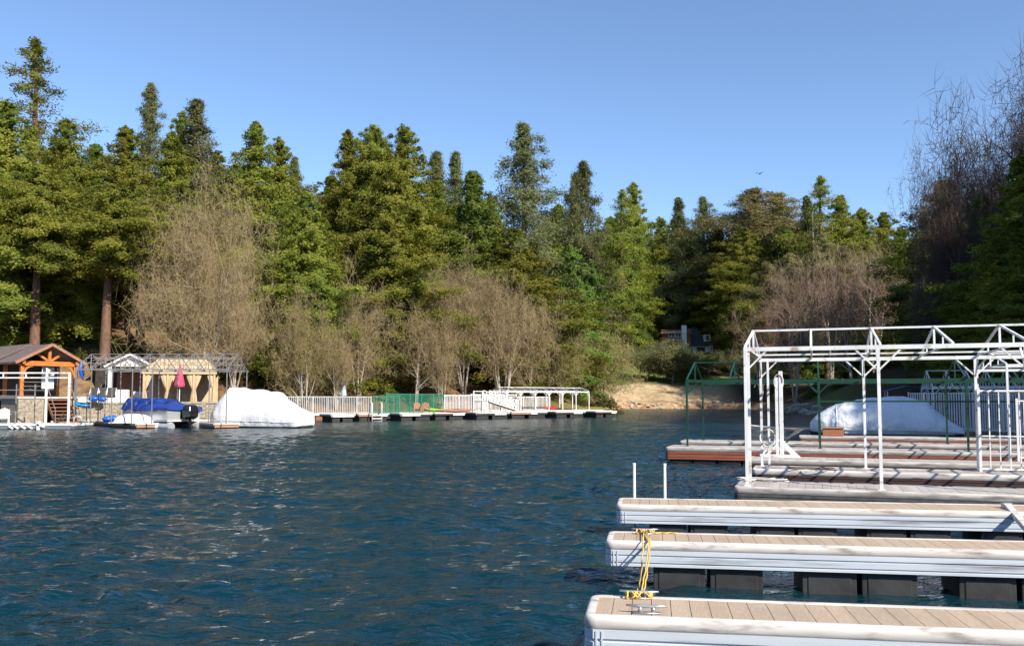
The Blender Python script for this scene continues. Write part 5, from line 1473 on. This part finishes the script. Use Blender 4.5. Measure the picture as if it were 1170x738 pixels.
# white arched frame
s0 = s_px(584, 3.4); L = s_px(679, 3.4) - s0
truss_frame('boat_shelter', 'low white arched boat shelter frame on the far dock at the centre', lp(s0, 4.3), AM, L, 2.9, DM, 2.66, 3.2, [L * k / 6 for k in range(7)], [L * k / 8 for k in range(9)], 'white_steel', th=.085, web=1, purlins=True)
swim_ladder('white boarding ladder on the far dock between the grey and green fences', lp(s_px(424.5), -.05, DM), AM, .95, 1.0, -.8, .055)
for px, lab in ((477, 'left one of two brown slatted chairs by the green fence'), (487, 'right one of two brown slatted chairs by the green fence')):
    lawn_chair(lab, lp(s_px(px, 1.3), 1.3, DM), AM - radians(25), 'cedar_wood', 1.05, 'brown chairs on the far dock')
kayak('lime green kayak with an orange bow lying beside the brown chairs', lp(s_px(500, 1.2), 1.2, DM + .22), (0, radians(3), AM + radians(5)), 2.9, 'kayak_lime', .34, mt2='kayak_orange')
kayak('long brown canoe lying along the dock right of the lime kayak', lp(s_px(521, .8), .8, DM + .16), (0, 0, AM), 4.6, 'cedar_wood', .32, 'canoe', 'canoe')
kayak('red kayak under the white arched frame', lp(s_px(629, 5.6), 5.6, DM + .25), (0, 0, AM + radians(12)), 2.4, 'kayak_red', .36)
t = thing('buoy', 'yellow buoy hanging on the pale-fronted dock', 'buoy', lp(s_px(383), -.22, .18), AM)
MB().tube([(-.12, 0, -.2), (-.06, 0, -.16), (.1, 0, .2), (.14, 0, .26)], [.06, .15, .15, .05], 10).build('body', 'buoy_yellow', t, smooth=True); MB().tube([(.14, 0, .26), (.16, .1, .45)], .02, 5).build('line', 'rope_white', t)
# masonry on the bank behind
stone_wall('low stone wall behind the grey picket fence', (396, 91), (426, 93), .6, 2.9)
stone_wall('stone wall right of the dark stone doorway', (298, 86), (360, 89), .8, 2.5)
t = thing('stone_pillar', 'pale square stone pillar on the bank above the green fence', 'pillar', (WX(438, 94), 94, 1.0), radians(20))
MB().box(-.42, .42, -.42, .42, 0, 3.0).build('shaft', 'stone', t, bevel=.06); MB().box(-.5, .5, -.5, .5, 3.0, 3.15).build('cap', 'rock', t, bevel=.03)
t = thing('stone_hut', 'flat-roofed stone hut with a pale slab roof on the bank', 'hut', (WX(450, 96), 96, 1.0), radians(8))
MB().box(0, 4.0, 0, 2.4, 0, 2.05).build('wall', 'stone', t); MB().box(.5, 1.5, -.02, .0, .05, 1.8).build('door', 'dark_wall', t)
MB().box(-.3, 4.3, -.35, 2.7, 2.05, 2.25).build('roof', 'pale_fascia', t)
t = thing('stone_hut', 'dark doorway hut of stone left of the square pillar', 'hut', (WX(424, 95), 95, 1.2), radians(12))
MB().box(0, 1.2, 0, 2, 0, 2.7).build('wall', 'dark_wall', t); MB().box(-.15, 1.3, -.15, 2.1, 2.7, 2.85).build('roof', 'wood_fascia', t)

# ------------------------------------------------------------------ beach and houses
Yh = 213
def hx(px): return WX(px, Yh, 390)
zb_ = gz(hx(772), Yh)
t = thing('brick_house', 'red house with a white chimney between the conifers above the beach', 'house', (hx(757), Yh, zb_))
w = hx(789) - hx(757); z0, z1, z2 = 0, WZ(381, Yh) - zb_, WZ(375.5, Yh) - zb_
wl_ = MB().box(0, w, 0, 7, -3, z1).build('wall', 'brick_red', t)
MB().loft([[(-.5, -.8, z1 - .1), (w + .4, -.8, z1 - .1), (w + .4, 7.6, z1 - .1), (-.5, 7.6, z1 - .1)], [(.4, 3.2, z2), (w - .2, 3.2, z2), (w - .2, 3.6, z2), (.4, 3.6, z2)]]).build('roof', 'wood_fascia', t)
zp = WZ(388.5, Yh) - zb_
MB().loft([[(1.0, -2.0, zp - .9), (4.9, -2.0, zp - .9), (4.9, .0, zp + .1), (1.0, .0, zp + .1)], [(1.0, -2.0, zp - .75), (4.9, -2.0, zp - .75), (4.9, .0, zp + .3), (1.0, .0, zp + .3)]]).build('porch_roof', 'wood_fascia', t)
for x, za in ((1.6, zp + .7), (3.2, zp + .7), (.4, zp - 2.6), (3.4, zp - 2.6)):
    f = MB().box(x - .1, x + 1.3, -.08, -.002, za - .1, za + 1.25).build('window', 'white_paint', t)
    MB().box(x, x + .55, -.11, -.085, za, za + 1.15).box(x + .65, x + 1.2, -.11, -.085, za, za + 1.15).build('pane', 'house_glass', f)
zc = WZ(372, Yh) - zb_
MB().box(hx(778.5) - hx(757), hx(784) - hx(757), -.7, -.01, -3, zc).build('chimney', 'white_paint', t)
MB().box(hx(784.5) - hx(757), hx(789) - hx(757), -.3, -.012, zp - 3, z1 + 1.2).build('bay', 'brick_red', t)
t = thing('dark_roofed_house', 'house with a steep black roof and pale dormer right of the white chimney', 'house', (hx(788), Yh + 1, zb_))
zt, zl = WZ(373, Yh) - zb_, WZ(395, Yh) - zb_
w = hx(817) - hx(788)
MB().box(.3, w - .2, .5, 8, -3, zl + .6).build('wall', 'shade_white', t)
MB().loft([[(-.4, -.3, zl), (4.6, -.3, zl), (4.6, 8, zl), (-.4, 8, zl)], [(1.2, 2.5, zt), (2.6, 2.5, zt), (2.6, 5, zt), (1.2, 5, zt)]]).build('main_roof', 'slate_roof', t)
MB().loft([[(3.6, .2, zl + .2), (w + .3, .2, zl + .2), (w + .3, 7, zl + .2), (3.6, 7, zl + .2)], [(3.6, 3, zt - 1.0), (w - .9, 3, zt - 1.0), (w - .9, 4, zt - 1.0), (3.6, 4, zt - 1.0)]]).build('side_roof', 'slate_roof', t)
dz = WZ(384, Yh) - zb_
dm = MB().box(3.7, 5.3, -.1, 2.5, dz - 1.2, dz + .5).build('dormer', 'shade_white', t)
MB().box(4.1, 4.9, -.15, -.105, dz - .8, dz + .2).build('pane', 'house_glass', dm)
MB().prism([(3.5, dz + .5), (5.5, dz + .5), (4.5, dz + 1.3)], -.3, 2.6).build('dormer_roof', 'slate_roof', dm)
MB().box(2.0, 4.0, .40, .497, -.5, zl - .3).build('garage_door', 'dark_wall', t)
# picnic table on the lawn
px, Yd = 729, 186
t = thing('picnic_table', 'dark wooden picnic table on the lawn behind the beach', 'picnic table', (WX(px, Yd), Yd, gz(WX(px, Yd), Yd)), .2)
MB().box(-1.2, 1.2, -.4, .4, .72, .78).build('tabletop', 'wood_fascia', t)
for y in (-.75, .75): MB().box(-1.2, 1.2, y - .14, y + .14, .42, .47).build('bench', 'wood_fascia', t)
for x in (-.9, .9):
    for s in (-1, 1): MB().bar((x, s * .75, 0), (x, s * .25, .72), .1).build('leg', 'wood_fascia', t)
# birds
p = at_z(112, 545.5, 0)
t = thing('duck', 'small dark duck swimming alone on the open water', 'duck', p, radians(200))
sk = [[(.2 * s, .085 * k * cos(a), .05 + .07 * k * sin(a) + .03 * max(0, s) ** 2 * (s < 0)) for a in np.linspace(0, 2 * pi, 10, endpoint=False)] for s, k in ((-1, .15), (-.8, .5), (-.3, 1), (.3, 1), (.75, .7), (1, .25))]
MB().loft(sk).tube([(.15, 0, .09), (.19, 0, .17), (.20, 0, .20)], [.04, .028, .03], 8).tube([(.17, 0, .205), (.21, 0, .21), (.25, 0, .205), (.29, 0, .195)], [.03, .042, .035, .012], 8).build('body', 'feather', t, smooth=True)
p = at_y(868, 199, 60)
t = thing('flying_bird', 'tiny dark bird flying in the blue sky above the far pines', 'bird', p, radians(60))
MB().tube([(-.14, 0, 0), (-.05, 0, 0), (.08, 0, .01), (.15, 0, 0)], [.01, .045, .04, .012], 8).build('body', 'feather', t, smooth=True)
for s in (-1, 1): MB().loft([[(.05, s * .03, .03), (-.06, s * .03, .03), (-.06, s * .03, .015), (.05, s * .03, .015)], [(.04, s * .16, .11), (-.06, s * .16, .11), (-.06, s * .16, .10), (.04, s * .16, .10)], [(-.03, s * .3, .08), (-.07, s * .3, .08), (-.07, s * .3, .074), (-.03, s * .3, .074)]]).build('wing', 'feather', t)
